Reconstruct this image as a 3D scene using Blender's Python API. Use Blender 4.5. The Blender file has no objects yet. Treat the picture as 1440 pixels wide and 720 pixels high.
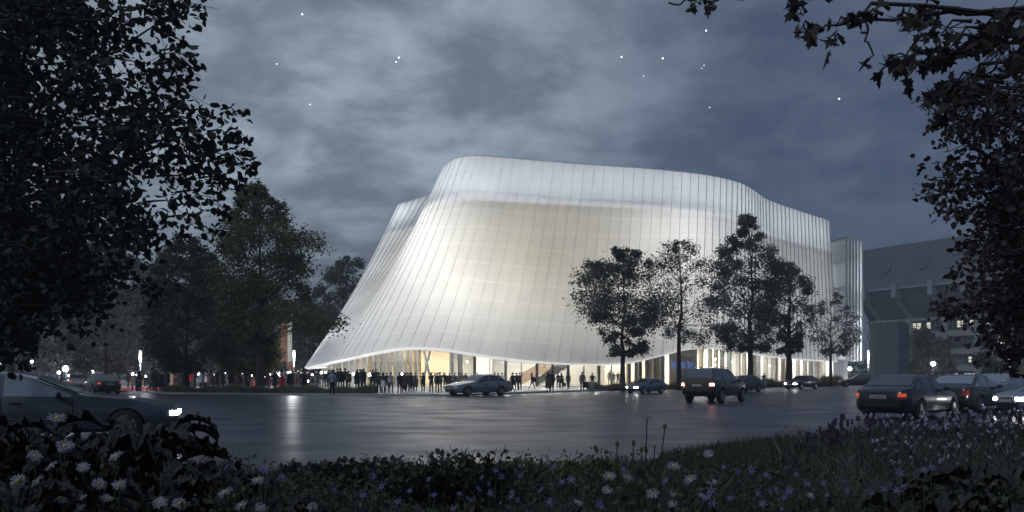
import bpy, bmesh, math, random
from mathutils import Vector, Matrix, Quaternion
R = math.radians
random.seed(7)
SC = bpy.context.scene
COL = SC.collection
F = 1130.0      # focal length in photograph pixels (1440 wide)
EYE = 1.45      # eye height
HZ = 526.0      # horizon row in the photograph

def px(x, Y):
    return (x - 720.0) / F * Y
def pz(y, Y):
    return EYE + (HZ - y) / F * Y
def P(x, y, Y):
    return Vector((px(x, Y), Y, pz(y, Y)))

# ------------------------------------------------------------------ objects
def tag(o, label=None, cat=None, group=None, kind=None):
    if label: o['label'] = label
    if cat: o['category'] = cat
    if group: o['group'] = group
    if kind: o['kind'] = kind
    return o

def thing(name, label, cat, loc=(0, 0, 0), rz=0.0, group=None):
    o = bpy.data.objects.new(name, None)
    o.empty_display_size = 0.3
    COL.objects.link(o)
    o.location = loc
    o.rotation_euler = (0, 0, rz)
    return tag(o, label, cat, group)

class MB:
    """collects shapes for ONE mesh"""
    def __init__(s):
        s.v = []; s.f = []; s.m = []
    def face(s, pts, m=0):
        b = len(s.v)
        s.v.extend(tuple(p) for p in pts)
        s.f.append(tuple(range(b, b + len(pts)))); s.m.append(m)
    def grid(s, rows, m=0, closed=False):
        b = len(s.v); n = len(rows[0])
        for r in rows: s.v.extend(tuple(p) for p in r)
        for i in range(len(rows) - 1):
            for j in range(n if closed else n - 1):
                k = (j + 1) % n
                s.f.append((b + i*n + j, b + i*n + k, b + (i+1)*n + k, b + (i+1)*n + j)); s.m.append(m)
    def box(s, c, d, m=0, rz=0.0):
        x, y, z = c; a, b_, h = d[0]/2, d[1]/2, d[2]/2
        b = len(s.v); cs, sn = math.cos(rz), math.sin(rz)
        for dz in (-h, h):
            for dx, dy in ((-a, -b_), (a, -b_), (a, b_), (-a, b_)):
                s.v.append((x + dx*cs - dy*sn, y + dx*sn + dy*cs, z + dz))
        for q in ((0,3,2,1), (4,5,6,7), (0,1,5,4), (1,2,6,5), (2,3,7,6), (3,0,4,7)):
            s.f.append(tuple(b + i for i in q)); s.m.append(m)
    def prism(s, pts, z0, z1, m=0):
        b = len(s.v); n = len(pts)
        s.v.extend((p[0], p[1], z0) for p in pts); s.v.extend((p[0], p[1], z1) for p in pts)
        s.f.append(tuple(b + i for i in range(n - 1, -1, -1))); s.m.append(m)
        s.f.append(tuple(b + n + i for i in range(n))); s.m.append(m)
        for i in range(n):
            k = (i + 1) % n
            s.f.append((b + i, b + k, b + n + k, b + n + i)); s.m.append(m)
    def tube(s, pts, rad, n=6, m=0, cap=True):
        pts = [Vector(p) for p in pts]
        if not hasattr(rad, '__len__'): rad = [rad]*len(pts)
        rows = []
        up = None
        for i, p in enumerate(pts):
            t = (pts[min(i+1, len(pts)-1)] - pts[max(i-1, 0)])
            if t.length < 1e-9: t = Vector((0, 0, 1))
            t.normalize()
            if up is None:
                up = Vector((1, 0, 0)) if abs(t.x) < .8 else Vector((0, 1, 0))
            a = up - t*up.dot(t)
            if a.length < 1e-6: a = t.orthogonal()
            a.normalize(); up = a
            b2 = t.cross(a)
            rows.append([p + (a*math.cos(2*math.pi*k/n) + b2*math.sin(2*math.pi*k/n))*rad[i] for k in range(n)])
        b = len(s.v)
        s.grid(rows, m, closed=True)
        if cap:
            s.f.append(tuple(b + k for k in range(n - 1, -1, -1))); s.m.append(m)
            e = b + (len(rows)-1)*n
            s.f.append(tuple(e + k for k in range(n))); s.m.append(m)
    def lathe(s, prof, n=12, c=(0, 0, 0), m=0, sx=1.0, sy=1.0):
        rows = []
        for r, z in prof:
            rows.append([(c[0] + r*sx*math.cos(2*math.pi*k/n), c[1] + r*sy*math.sin(2*math.pi*k/n), c[2] + z) for k in range(n)])
        s.grid(rows, m, closed=True)
    def ball(s, c, r, n=10, k=6, m=0, sc=(1, 1, 1)):
        rows = []
        for i in range(k + 1):
            a = -math.pi/2 + math.pi*i/k
            rr = max(math.cos(a), 0.001)
            rows.append([(c[0] + r*sc[0]*rr*math.cos(2*math.pi*j/n), c[1] + r*sc[1]*rr*math.sin(2*math.pi*j/n), c[2] + r*sc[2]*math.sin(a)) for j in range(n)])
        s.grid(rows, m, closed=True)
    def mesh(s, name, mats, smooth=False):
        me = bpy.data.meshes.new(name)
        me.from_pydata(s.v, [], s.f)
        if not isinstance(mats, (list, tuple)): mats = [mats]
        for mt in mats: me.materials.append(mt)
        if len(mats) > 1: me.polygons.foreach_set('material_index', s.m)
        if smooth: me.polygons.foreach_set('use_smooth', [True]*len(me.polygons))
        me.update()
        return me
    def build(s, name, mats, parent=None, smooth=False, world=False):
        return link(name, s.mesh(name, mats, smooth), parent, world)

def link(name, me, parent=None, world=False):
    o = bpy.data.objects.new(name, me)
    COL.objects.link(o)
    if parent is not None:
        o.parent = parent
        if world:   # vertices are in world space; the parent only stands at the base
            o.matrix_parent_inverse = (Matrix.Translation(parent.location) @ Matrix.Rotation(parent.rotation_euler.z, 4, 'Z')).inverted()
    return o

KIDS = {}
def kids(o):
    return [c for c in COL.objects if c.parent == o]
def copy_tree(o, children, parent=None):
    """children: dict object -> list of children (built once per source)"""
    c = o.copy(); COL.objects.link(c)
    if parent is not None: c.parent = parent
    for ch in children.get(o.name, ()): copy_tree(ch, children, c)
    return c
def child_map(root):
    d = {}
    def walk(o):
        ch = list(o.children)
        d[o.name] = ch
        for c in ch: walk(c)
    walk(root)
    return d
def smooth_by_angle(me, ang=35):
    me.polygons.foreach_set('use_smooth', [True]*len(me.polygons))
    bm = bmesh.new(); bm.from_mesh(me)
    lim = R(ang)
    for e in bm.edges:
        if len(e.link_faces) == 2 and e.calc_face_angle(0) > lim: e.smooth = False
    bm.to_mesh(me); bm.free()

# ------------------------------------------------------------------ materials
def nodes_of(m):
    m.use_nodes = True
    nt = m.node_tree
    return nt, nt.nodes, nt.links
def mat(name, col, rough=0.6, metal=0.0, var=0.15, scale=4.0, bump=0.0, coat=0.0, spec=0.5, trans=0.0, col2=None, bscale=None, stretch=None):
    m = bpy.data.materials.new(name)
    nt, N, L = nodes_of(m)
    b = N['Principled BSDF']
    b.inputs['Roughness'].default_value = rough
    b.inputs['Metallic'].default_value = metal
    b.inputs['Coat Weight'].default_value = coat
    b.inputs['Coat Roughness'].default_value = 0.06
    b.inputs['Specular IOR Level'].default_value = spec
    c1 = tuple(max(0, c*(1 - var)) for c in col); c2 = tuple(min(1, c*(1 + var)) for c in (col2 or col))
    tc = N.new('ShaderNodeTexCoord'); mp = N.new('ShaderNodeMapping')
    L.new(tc.outputs['Object'], mp.inputs['Vector'])
    if stretch: mp.inputs['Scale'].default_value = stretch
    no = N.new('ShaderNodeTexNoise'); no.inputs['Scale'].default_value = scale; no.inputs['Detail'].default_value = 5
    L.new(mp.outputs['Vector'], no.inputs['Vector'])
    rp = N.new('ShaderNodeValToRGB')
    rp.color_ramp.elements[0].position = .3; rp.color_ramp.elements[1].position = .7
    rp.color_ramp.elements[0].color = (*c1, 1); rp.color_ramp.elements[1].color = (*c2, 1)
    L.new(no.outputs['Fac'], rp.inputs['Fac'])
    L.new(rp.outputs['Color'], b.inputs['Base Color'])
    if bump:
        n2 = N.new('ShaderNodeTexNoise'); n2.inputs['Scale'].default_value = bscale or scale*6; n2.inputs['Detail'].default_value = 4
        L.new(mp.outputs['Vector'], n2.inputs['Vector'])
        bp = N.new('ShaderNodeBump'); bp.inputs['Strength'].default_value = bump; bp.inputs['Distance'].default_value = .05
        L.new(n2.outputs['Fac'], bp.inputs['Height']); L.new(bp.outputs['Normal'], b.inputs['Normal'])
    if trans:
        tr = N.new('ShaderNodeBsdfTranslucent'); L.new(rp.outputs['Color'], tr.inputs['Color'])
        mx = N.new('ShaderNodeMixShader'); mx.inputs['Fac'].default_value = trans
        L.new(b.outputs[0], mx.inputs[1]); L.new(tr.outputs[0], mx.inputs[2])
        L.new(mx.outputs[0], N['Material Output'].inputs['Surface'])
    return m
def emit(name, col, strength):
    m = bpy.data.materials.new(name)
    nt, N, L = nodes_of(m)
    b = N['Principled BSDF']
    b.inputs['Base Color'].default_value = (*col, 1)
    b.inputs['Emission Color'].default_value = (*col, 1)
    b.inputs['Emission Strength'].default_value = strength
    return m
def glass(name, tint=(.9, .93, .95), refl=.12, rough=.03, body=None, bodyf=0.0):
    m = bpy.data.materials.new(name)
    nt, N, L = nodes_of(m)
    N.remove(N['Principled BSDF'])
    t = N.new('ShaderNodeBsdfTransparent'); t.inputs['Color'].default_value = (*tint, 1)
    g = N.new('ShaderNodeBsdfGlossy'); g.inputs['Roughness'].default_value = rough
    fr = N.new('ShaderNodeLayerWeight'); fr.inputs['Blend'].default_value = .25
    ma = N.new('ShaderNodeMath'); ma.operation = 'MULTIPLY_ADD'; ma.inputs[1].default_value = .5; ma.inputs[2].default_value = refl
    L.new(fr.outputs['Fresnel'], ma.inputs[0])
    mx = N.new('ShaderNodeMixShader')
    L.new(ma.outputs[0], mx.inputs['Fac']); L.new(t.outputs[0], mx.inputs[1]); L.new(g.outputs[0], mx.inputs[2])
    L.new(mx.outputs[0], N['Material Output'].inputs['Surface'])
    return m
def frosted(name, col, transl=.7, gloss=.10, rough=.3, var=.1, scale=.25):
    """translucent glass skin: lets lamp light through, diffused"""
    m = bpy.data.materials.new(name)
    nt, N, L = nodes_of(m)
    N.remove(N['Principled BSDF'])
    tc = N.new('ShaderNodeTexCoord')
    no = N.new('ShaderNodeTexNoise'); no.inputs['Scale'].default_value = scale; no.inputs['Detail'].default_value = 3
    L.new(tc.outputs['Object'], no.inputs['Vector'])
    rp = N.new('ShaderNodeValToRGB')
    rp.color_ramp.elements[0].position = .3; rp.color_ramp.elements[1].position = .7
    rp.color_ramp.elements[0].color = (*[c*(1 - var) for c in col], 1); rp.color_ramp.elements[1].color = (*[min(1, c*(1 + var)) for c in col], 1)
    L.new(no.outputs['Fac'], rp.inputs['Fac'])
    d = N.new('ShaderNodeBsdfDiffuse'); t = N.new('ShaderNodeBsdfTranslucent'); g = N.new('ShaderNodeBsdfGlossy')
    g.inputs['Roughness'].default_value = rough; g.inputs['Color'].default_value = (.9, .94, 1, 1)
    L.new(rp.outputs['Color'], d.inputs['Color']); L.new(rp.outputs['Color'], t.inputs['Color'])
    m1 = N.new('ShaderNodeMixShader'); m1.inputs['Fac'].default_value = transl
    L.new(d.outputs[0], m1.inputs[1]); L.new(t.outputs[0], m1.inputs[2])
    m2 = N.new('ShaderNodeMixShader'); m2.inputs['Fac'].default_value = gloss
    L.new(m1.outputs[0], m2.inputs[1]); L.new(g.outputs[0], m2.inputs[2])
    L.new(m2.outputs[0], N['Material Output'].inputs['Surface'])
    return m

M = {}
M['asphalt'] = mat('asphalt', (.024, .034, .058), .36, var=.30, scale=.35, bump=.035, bscale=9, stretch=(.8, 1.25, 1), spec=.6)
def damp(m):
    """damp patches: the gloss varies in long streaks"""
    nt, N, L = nodes_of(m)
    b = N['Principled BSDF']; mp = [n for n in N if n.type == 'MAPPING'][0]
    no = N.new('ShaderNodeTexNoise'); no.inputs['Scale'].default_value = .5; no.inputs['Detail'].default_value = 6; L.new(mp.outputs[0], no.inputs['Vector'])
    mr = N.new('ShaderNodeMapRange'); mr.inputs['From Min'].default_value = .35; mr.inputs['From Max'].default_value = .65; mr.inputs['To Min'].default_value = .29; mr.inputs['To Max'].default_value = .44
    L.new(no.outputs['Fac'], mr.inputs['Value']); L.new(mr.outputs[0], b.inputs['Roughness'])
damp(M['asphalt'])
M['plaza'] = mat('plaza_stone', (.42, .42, .42), .45, var=.12, scale=.8, bump=.08)
M['kerb'] = mat('kerb_stone', (.32, .32, .33), .6, var=.15, scale=3)
M['paint'] = mat('road_paint', (.55, .55, .55), .5, var=.2, scale=6)
M['soil'] = mat('soil', (.035, .03, .025), .9, var=.4, scale=8, bump=.5)
M['lawn'] = mat('lawn', (.035, .045, .022), .9, var=.35, scale=2, bump=.5)
M['red_carpet'] = mat('red_carpet', (.55, .04, .03), .8, var=.1, scale=2)
M['bark'] = mat('bark', (.055, .045, .038), .9, var=.35, scale=3, bump=.6, stretch=(3, 3, .6))
M['bark_pale'] = mat('bark_pale', (.13, .12, .09), .9, var=.45, scale=3, bump=.5, stretch=(2, 2, .8))
M['leaf_dark'] = mat('leaf_dark', (.068, .082, .050), .6, var=.45, scale=.6, trans=.3)
M['leaf_mid'] = mat('leaf_mid', (.115, .135, .055), .6, var=.35, scale=.5, trans=.35, col2=(.135, .145, .06))
M['leaf_grey'] = mat('leaf_grey', (.11, .122, .10), .55, var=.4, scale=.6, trans=.25)
M['leaf_red'] = mat('leaf_red', (.055, .036, .038), .6, var=.35, scale=.9, trans=.25)
M['leaf_maple'] = mat('leaf_maple', (.052, .042, .034), .6, var=.45, scale=1.2, trans=.3)
M['leaf_broad'] = mat('leaf_broad', (.036, .034, .027), .8, var=.55, scale=6, bump=.6, bscale=24)
M['leaf_cover'] = mat('leaf_cover', (.060, .064, .046), .7, var=.5, scale=2.5, trans=.2)
M['leaf_yellow'] = mat('leaf_yellow', (.12, .13, .03), .6, var=.4, scale=6, trans=.2)
M['hedge_grass'] = mat('hedge_grass', (.20, .21, .14), .7, var=.4, scale=1.5, trans=.25)
M['dry_grass'] = mat('dry_grass', (.26, .23, .17), .7, var=.35, scale=1.5, trans=.25)
M['petal_white'] = mat('petal_white', (.27, .27, .31), .6, var=.3, scale=20, trans=.2)
M['petal_blue'] = mat('petal_blue', (.14, .14, .29), .6, var=.35, scale=20, trans=.2)
M['petal_lilac'] = mat('petal_lilac', (.62, .56, .70), .6, var=.2, scale=20, trans=.2)
M['lavender'] = mat('lavender_head', (.050, .036, .070), .7, var=.3, scale=40)
M['daisy_eye'] = mat('daisy_eye', (.45, .40, .08), .7, var=.25, scale=60)
M['stem'] = mat('stem', (.045, .055, .025), .7, var=.3, scale=10)
M['steel'] = mat('steel', (.28, .29, .30), .4, metal=.8, var=.1, scale=5)
M['white_paint'] = mat('white_paint', (.80, .80, .78), .45, var=.04, scale=3)
M['warm_wall'] = mat('warm_wall', (.70, .60, .44), .7, var=.10, scale=.5)
M['cream_wall'] = mat('cream_wall', (.78, .74, .64), .7, var=.05, scale=.5)
M['brown_wall'] = mat('brown_wall', (.34, .24, .15), .6, var=.2, scale=.5)
M['grey_panel'] = mat('grey_panel', (.33, .32, .31), .5, var=.1, scale=1)
M['mullion'] = mat('mullion_grey', (.22, .23, .24), .45, metal=.3, var=.1, scale=3)
M['fin_brown'] = mat('fin_taupe', (.48, .44, .38), .5, var=.12, scale=2)
M['lobby_floor'] = mat('lobby_floor', (.55, .52, .47), .3, var=.08, scale=1)
M['dark'] = mat('dark_gap', (.012, .012, .013), .7, var=.2, scale=5)
M['clear'] = glass('clear_glass')
M['skin'] = frosted('facade_skin', (.84, .85, .85), .75, .05, .35, var=.05)
M['skin_joint'] = frosted('facade_joint', (.68, .69, .70), .70, .05, .3, var=.05)
M['skin_fin'] = frosted('facade_fin', (.76, .77, .78), .74, .06, .3, var=.04)
M['skin_rail'] = frosted('facade_rail', (.95, .95, .93), .85, .05, .3, var=.02)
M['rim_glow'] = emit('rim_glow', (1, .985, .95), .55)  # emission put into the rim to stand for its lit lip
M['screen_blue'] = emit('screen_blue', (.12, .20, .45), .5)
M['lamp_white'] = emit('lamp_white', (.92, .97, 1), 12)
M['lamp_tube'] = emit('lamp_tube', (.95, 1, .98), 2.2)
M['flash'] = emit('flash_white', (.95, .98, 1), 20)
M['head_lamp'] = emit('head_lamp', (.95, .97, 1), 45)
M['tail_lamp'] = emit('tail_lamp', (1, .13, .05), .38)
M['tail_warm'] = emit('tail_warm', (1, .36, .24), 9.0)
M['lit_window'] = emit('lit_window', (1, .95, .72), .55)
M['star'] = emit('star_white', (.95, .97, 1), 1.8)
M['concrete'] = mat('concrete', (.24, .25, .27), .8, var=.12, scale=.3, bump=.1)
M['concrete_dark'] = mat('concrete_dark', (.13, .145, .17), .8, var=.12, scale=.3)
M['slab_grey'] = mat('slab_grey', (.15, .18, .19), .55, var=.08, scale=.6)
M['win_dark'] = mat('window_dark', (.03, .035, .04), .12, var=.2, scale=.2)
M['rust'] = mat('rust_panel', (.30, .14, .07), .6, var=.2, scale=.8)
# ------------------------------------------------------------------ camera, world, sky
cam = bpy.data.cameras.new('camera'); camo = bpy.data.objects.new('camera', cam); COL.objects.link(camo)
camo.location = (0, 0, EYE); camo.rotation_euler = (R(90), 0, 0)
cam.sensor_width = 36; cam.lens = 36*F/1440; cam.shift_y = (HZ - 360)/1440
cam.clip_start = .05; cam.clip_end = 4000
SC.camera = camo
SC.view_settings.view_transform = 'Standard'; SC.view_settings.look = 'None'
SC.view_settings.exposure = 0.0; SC.view_settings.gamma = 1.0; SC.view_settings.use_curve_mapping = False
SC.render.engine = 'CYCLES'
cy = SC.cycles
cy.use_denoising = True
try: cy.denoiser = 'OPENIMAGEDENOISE'
except Exception: pass
cy.max_bounces = 7; cy.diffuse_bounces = 4; cy.glossy_bounces = 3; cy.transmission_bounces = 5; cy.transparent_max_bounces = 10
cy.sample_clamp_indirect = 3.0
cy.caustics_reflective = False; cy.caustics_refractive = False

SUN_EL, SUN_AZ = R(38), R(-140)
W = bpy.data.worlds.new('World'); SC.world = W; W.use_nodes = True
wt = W.node_tree; N = wt.nodes; L = wt.links
bg = N['Background']
sky = N.new('ShaderNodeTexSky'); sky.sky_type = 'NISHITA'; sky.sun_disc = False
sky.sun_elevation = SUN_EL; sky.sun_rotation = SUN_AZ
def mth(op, a, b=None, c=None, clamp=False):
    n = N.new('ShaderNodeMath'); n.operation = op; n.use_clamp = clamp
    for i, v in enumerate((a, b, c)):
        if v is None: continue
        if hasattr(v, 'links') or hasattr(v, 'is_output'): L.new(v, n.inputs[i])
        else: n.inputs[i].default_value = v
    return n.outputs[0]
def mixc(f, a, b, mode='MIX'):
    n = N.new('ShaderNodeMix'); n.data_type = 'RGBA'; n.blend_type = mode
    for s, v in ((n.inputs[0], f), (n.inputs[6], a), (n.inputs[7], b)):
        if hasattr(v, 'is_output'): L.new(v, s)
        elif isinstance(v, tuple): s.default_value = (*v, 1)
        else: s.default_value = v
    return n.outputs[2]
tc = N.new('ShaderNodeTexCoord'); sp = N.new('ShaderNodeSeparateXYZ'); L.new(tc.outputs['Generated'], sp.inputs[0])
zc = mth('MAXIMUM', sp.outputs['Z'], 0.0)
zz = mth('ADD', zc, .22)
cx = mth('DIVIDE', sp.outputs['X'], zz); cyy = mth('DIVIDE', sp.outputs['Y'], zz)
cb = N.new('ShaderNodeCombineXYZ'); L.new(cx, cb.inputs[0]); L.new(cyy, cb.inputs[1])
n1 = N.new('ShaderNodeTexNoise'); n1.inputs['Scale'].default_value = 3.3; n1.inputs['Detail'].default_value = 10; n1.inputs['Roughness'].default_value = .60; n1.inputs['Distortion'].default_value = .18
L.new(cb.outputs[0], n1.inputs['Vector'])
n2 = N.new('ShaderNodeTexNoise'); n2.inputs['Scale'].default_value = .9; n2.inputs['Detail'].default_value = 3
L.new(cb.outputs[0], n2.inputs['Vector'])
def sstep(v, a, b):
    n = N.new('ShaderNodeMapRange'); n.interpolation_type = 'SMOOTHSTEP'
    L.new(v, n.inputs['Value']); n.inputs['From Min'].default_value = a; n.inputs['From Max'].default_value = b
    return n.outputs[0]
cl = sstep(mth('ADD', mth('MULTIPLY', n1.outputs['Fac'], .75), mth('MULTIPLY', n2.outputs['Fac'], .35)), .43, .69)
# the thinner, moon-lit part of the overcast lies up to the front left
dv = N.new('ShaderNodeVectorMath'); dv.operation = 'DOT_PRODUCT'; L.new(tc.outputs['Generated'], dv.inputs[0])
d0 = Vector((-.31, .87, .30)).normalized(); dv.inputs[1].default_value = d0
moon = sstep(dv.outputs['Value'], .80, 1.0)
east = sstep(mth('ADD', sp.outputs['X'], mth('MULTIPLY', sp.outputs['Z'], -.25)), -.34, .30)   # clearer and bluer towards the right
thick = mixc(east, (.074, .092, .124), (.044, .065, .115))
thin = mixc(east, (.160, .193, .245), (.082, .108, .165))
c0 = mixc(cl, thick, thin)
glow = mixc(cl, (.12, .145, .168), (.31, .37, .42))
c1 = mixc(mth('MULTIPLY', moon, .85), c0, mixc(.6, c0, glow, 'ADD'))
# lower and denser air by the horizon
low = sstep(sp.outputs['Z'], .0, .26)
c2 = mixc(low, mixc(east, (.036, .046, .060), (.040, .058, .092)), c1)
skc = N.new('ShaderNodeMix'); skc.data_type = 'RGBA'; skc.blend_type = 'ADD'
skc.inputs[0].default_value = .002
# overcast zenith, brightened above the view to lift the foreground
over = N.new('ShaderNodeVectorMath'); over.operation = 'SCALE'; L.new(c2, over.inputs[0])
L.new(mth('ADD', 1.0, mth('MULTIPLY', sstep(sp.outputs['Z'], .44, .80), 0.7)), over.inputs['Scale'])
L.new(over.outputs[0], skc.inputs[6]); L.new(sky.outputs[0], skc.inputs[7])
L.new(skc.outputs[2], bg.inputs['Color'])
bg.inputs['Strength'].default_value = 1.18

sun = bpy.data.lights.new('moon_light', 'SUN'); sun.energy = .55; sun.angle = R(12); sun.color = (.80, .90, 1.0)
suno = bpy.data.objects.new('moon_light', sun); COL.objects.link(suno)
suno.rotation_euler = Vector((-math.sin(SUN_AZ)*math.cos(SUN_EL), -math.cos(SUN_AZ)*math.cos(SUN_EL), -math.sin(SUN_EL))).to_track_quat('-Z', 'Y').to_euler()

def area(name, loc, size, power, col=(1, 1, 1), d=(0, 0, -1), size_y=None):
    l = bpy.data.lights.new(name, 'AREA'); l.energy = power; l.color = col
    l.shape = 'RECTANGLE'; l.size = size; l.size_y = size_y or size
    o = bpy.data.objects.new(name, l); COL.objects.link(o); o.location = loc
    o.rotation_euler = Vector(d).to_track_quat('-Z', 'Y').to_euler()
    return o
def point(name, loc, power, col=(.92, .96, 1), r=.12):
    l = bpy.data.lights.new(name, 'POINT'); l.energy = power; l.color = col; l.shadow_soft_size = r; l.specular_factor = .25
    o = bpy.data.objects.new(name, l); COL.objects.link(o); o.location = loc
    return o

# stars
STARS = [(425, 20, 1.5, 'topmost white star above the leafy tree on the left'), (389, 90, 1.1, 'faint white star beside the bright cloud over the left trees'),
 (436, 147, 1.2, 'lone white star low over the left trees in the pale cloud'), (561, 81, 1.6, 'brighter upper star of the close pair left of the hall'),
 (557, 87, 1.2, 'fainter lower star of the close pair left of the hall'), (874, 80, 1.6, 'bright star to the left above the middle of the hall'),
 (932, 82, 1.6, 'bright star to the right above the middle of the hall'), (905, 107, .8, 'tiny star below and between the two bright stars over the hall'),
 (993, 43, 1.5, 'high star above the right shoulder of the hall'), (990, 92, .8, 'upper speck of the tiny star pair right of the two bright stars'),
 (987, 96, .7, 'lower speck of the tiny star pair right of the two bright stars'), (998, 151, .9, 'small star lowest over the roof of the hall'),
 (1180, 139, 1.5, 'lone bright star in the blue sky by the maple branches'), (444, 334, 1.5, 'low star beside the tip of the broadleaf tree by the hedge')]
for x, y, r, lab in STARS:
    Y = 900.0
    o = MB(); o.ball((0, 0, 0), r/F*Y*.85, 8, 5)
    s = o.build('star', M['star']); s.location = P(x, y, Y)
    tag(s, lab, 'star', 'stars in the cloudy night sky')

# ------------------------------------------------------------------ ground, road, plaza
g = MB(); g.face([(-600, -60, 0), (600, -60, 0), (600, 600, 0), (-600, 600, 0)])
tag(g.build('ground', M['soil']), kind='structure')
KERB = [(px(x, Y), Y) for x, Y in ((-700, 76), (60, 73), (175, 66), (232, 58.5), (440, 54), (640, 52.5), (740, 60), (860, 70), (1060, 86), (1240, 98), (1700, 112))]
BANK = [(px(x, Y), Y) for x, Y in ((-600, 12.5), (0, 12.5), (400, 12.0), (700, 12.3), (900, 13.2), (1000, 15.3), (1100, 17.5), (1230, 20.5), (1440, 21.5), (2200, 22))]
def interp(poly, x):
    if x <= poly[0][0]: return poly[0][1]
    for (x0, y0), (x1, y1) in zip(poly, poly[1:]):
        if x <= x1: return y0 + (y1 - y0)*(x - x0)/(x1 - x0)
    return poly[-1][1]
rd = MB()
xs = [-120 + i*2.0 for i in range(121)]
rd.grid([[(x, interp(BANK, x) - 1.5, .004) for x in xs], [(x, interp(KERB, x) + .2, .004) for x in xs]])
tag(rd.build('road', M['asphalt']), kind='structure')
pl = MB()
pl.grid([[(x, interp(KERB, x) + .3, .12) for x in xs], [(x, 190, .12) for x in xs]])
tag(pl.build('plaza', M['plaza']), kind='structure')
kb = MB()
kb.grid([[(x, interp(KERB, x), .0) for x in xs], [(x, interp(KERB, x) + .02, .115) for x in xs], [(x, interp(KERB, x) + .04, .124) for x in xs], [(x, interp(KERB, x) + .32, .124) for x in xs]])
tag(kb.build('kerb', M['kerb']), kind='structure')
# joints of the paving, a few mm proud, dark
jm = MB()
for k in range(60):
    y = 62 + k*1.8
    pass
rc = MB()
rc.face([(px(120, 65), 65, .124), (px(440, 65), 65, .124), (px(455, 80), 80, .124), (px(140, 80), 80, .124)])
tag(rc.build('red_carpet', M['red_carpet']), 'long red carpet on the plaza among the crowd', 'carpet')

def bank_z(x, y):
    e = interp(BANK, x)
    d = max(0.0, e - y)
    t = min(1.0, d/7.5); t = t*t*(3 - 2*t)
    return .42*t + .04*math.sin(x*1.3 + y*.7)*t
bk = MB()
bx = [-26 + i*.8 for i in range(70)]
rows = []
for j in range(24):
    f = j/23
    rows.append([(x, interp(BANK, x)*(1 - f) - 2.0*f, .008 + bank_z(x, interp(BANK, x)*(1 - f) - 2.0*f)) for x in bx])
bk.grid(rows)
tag(bk.build('flower_bed', M['soil'], smooth=True), kind='structure')
# ------------------------------------------------------------------ the concert hall
ZT = 22.4
def top_at(x, y):
    Y = (ZT - EYE)*F/(HZ - y)
    return (px(x, Y), Y)
def bot_at(x, y, Y):
    return (px(x, Y), Y, pz(y, Y))
RAW = [((-8.0, 116), (-14, 114, 3.2)), ((-12.6, 106), (-20.5, 101, 2.6))]
for tx, ty, bx_, by_, bY in [
    (560, 290, 435, 516.5, 91), (580, 282.5, 432, 517, 88.6), (597, 277, 433, 517, 87.4)]:
    RAW.append((top_at(tx, ty), bot_at(bx_, by_, bY)))
RAW.append(((-8.0, 91.5), bot_at(440, 515.2, 86.6)))
RAW.append(((-6.7, 87.2), bot_at(453, 512.3, 85.6)))
for tx, ty, bx_, by_, bY in [
    (622, 240, 472, 507.8, 84.3), (634, 227, 500, 502, 82.4), (648, 222, 533, 494.8, 80.4), (670, 219.5, 571, 489, 78.6), (700, 221, 622, 490.8, 77.0),
    (740, 225, 677, 499.3, 76.2), (800, 230, 755, 508.5, 75.8), (850, 233.5, 820, 512, 76.2), (900, 237, 882, 510, 77), (945, 241, 930, 499.5, 78.4),
    (980, 245, 970, 490, 80), (1010, 250, 1003, 489, 82.2), (1040, 258, 1036, 494, 86), (1060, 269, 1062, 497.5, 90), (1080, 282, 1086, 501, 94),
    (1120, 296, 1128, 505, 100), (1166, 311, 1177, 508, 107.3)]:
    RAW.append((top_at(tx, ty), bot_at(bx_, by_, bY)))
KEYS = [Vector((*t, *b)) if False else (t[0], t[1], b[0], b[1], b[2]) for t, b in RAW]
def catmull(keys, n):
    out = []
    for i in range(len(keys) - 1):
        p0 = keys[max(i-1, 0)]; p1 = keys[i]; p2 = keys[i+1]; p3 = keys[min(i+2, len(keys)-1)]
        for k in range(n):
            t = k/n
            out.append(tuple(.5*((2*b) + (-a + c)*t + (2*a - 5*b + 4*c - d)*t*t + (-a + 3*b - 3*c + d)*t**3) for a, b, c, d in zip(p0, p1, p2, p3)))
    out.append(keys[-1])
    return out
DENSE = catmull(KEYS, 24)
cum = [0.0]
for a, b in zip(DENSE, DENSE[1:]):
    cum.append(cum[-1] + .62*math.hypot(b[0]-a[0], b[1]-a[1]) + .38*math.hypot(b[2]-a[2], b[3]-a[3]))
NCOL = int(cum[-1]/1.12)
def sample(s):
    s = min(max(s, 0), cum[-1] - 1e-6)
    lo, hi = 0, len(cum) - 1
    while hi - lo > 1:
        mid = (lo + hi)//2
        if cum[mid] <= s: lo = mid
        else: hi = mid
    f = (s - cum[lo])/(cum[hi] - cum[lo])
    return tuple(x + (y - x)*f for x, y in zip(DENSE[lo], DENSE[hi]))
def surf(s, t, off=0.0):
    """point of the skin: s along the plan, t from the bottom edge (0) to the top edge (1)"""
    a = sample(s - .3); b = sample(s + .3); k = sample(s)
    f = t + .05*math.sin(math.pi*t)        # a slight flare towards the foot
    x = k[2] + (k[0] - k[2])*f; y = k[3] + (k[1] - k[3])*f; z = k[4] + (ZT - k[4])*t
    if off:
        tx = (b[2]-a[2])*(1-f) + (b[0]-a[0])*f; ty = (b[3]-a[3])*(1-f) + (b[1]-a[1])*f
        l = math.hypot(tx, ty) or 1
        x += ty/l*off; y += -tx/l*off
    return (x, y, z)
NROW = 11
def pleats(s):
    """the glass is pleated more deeply on the flanks than on the calm front"""
    k = sample(s); xp = 720 + F*k[0]/k[1]
    a = min(1, max(0, (xp - 930)/110)); b = min(1, max(0, (640 - xp)/60))
    return 1 + 1.05*max(a, b*.7)
STEP = cum[-1]/NCOL
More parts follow.
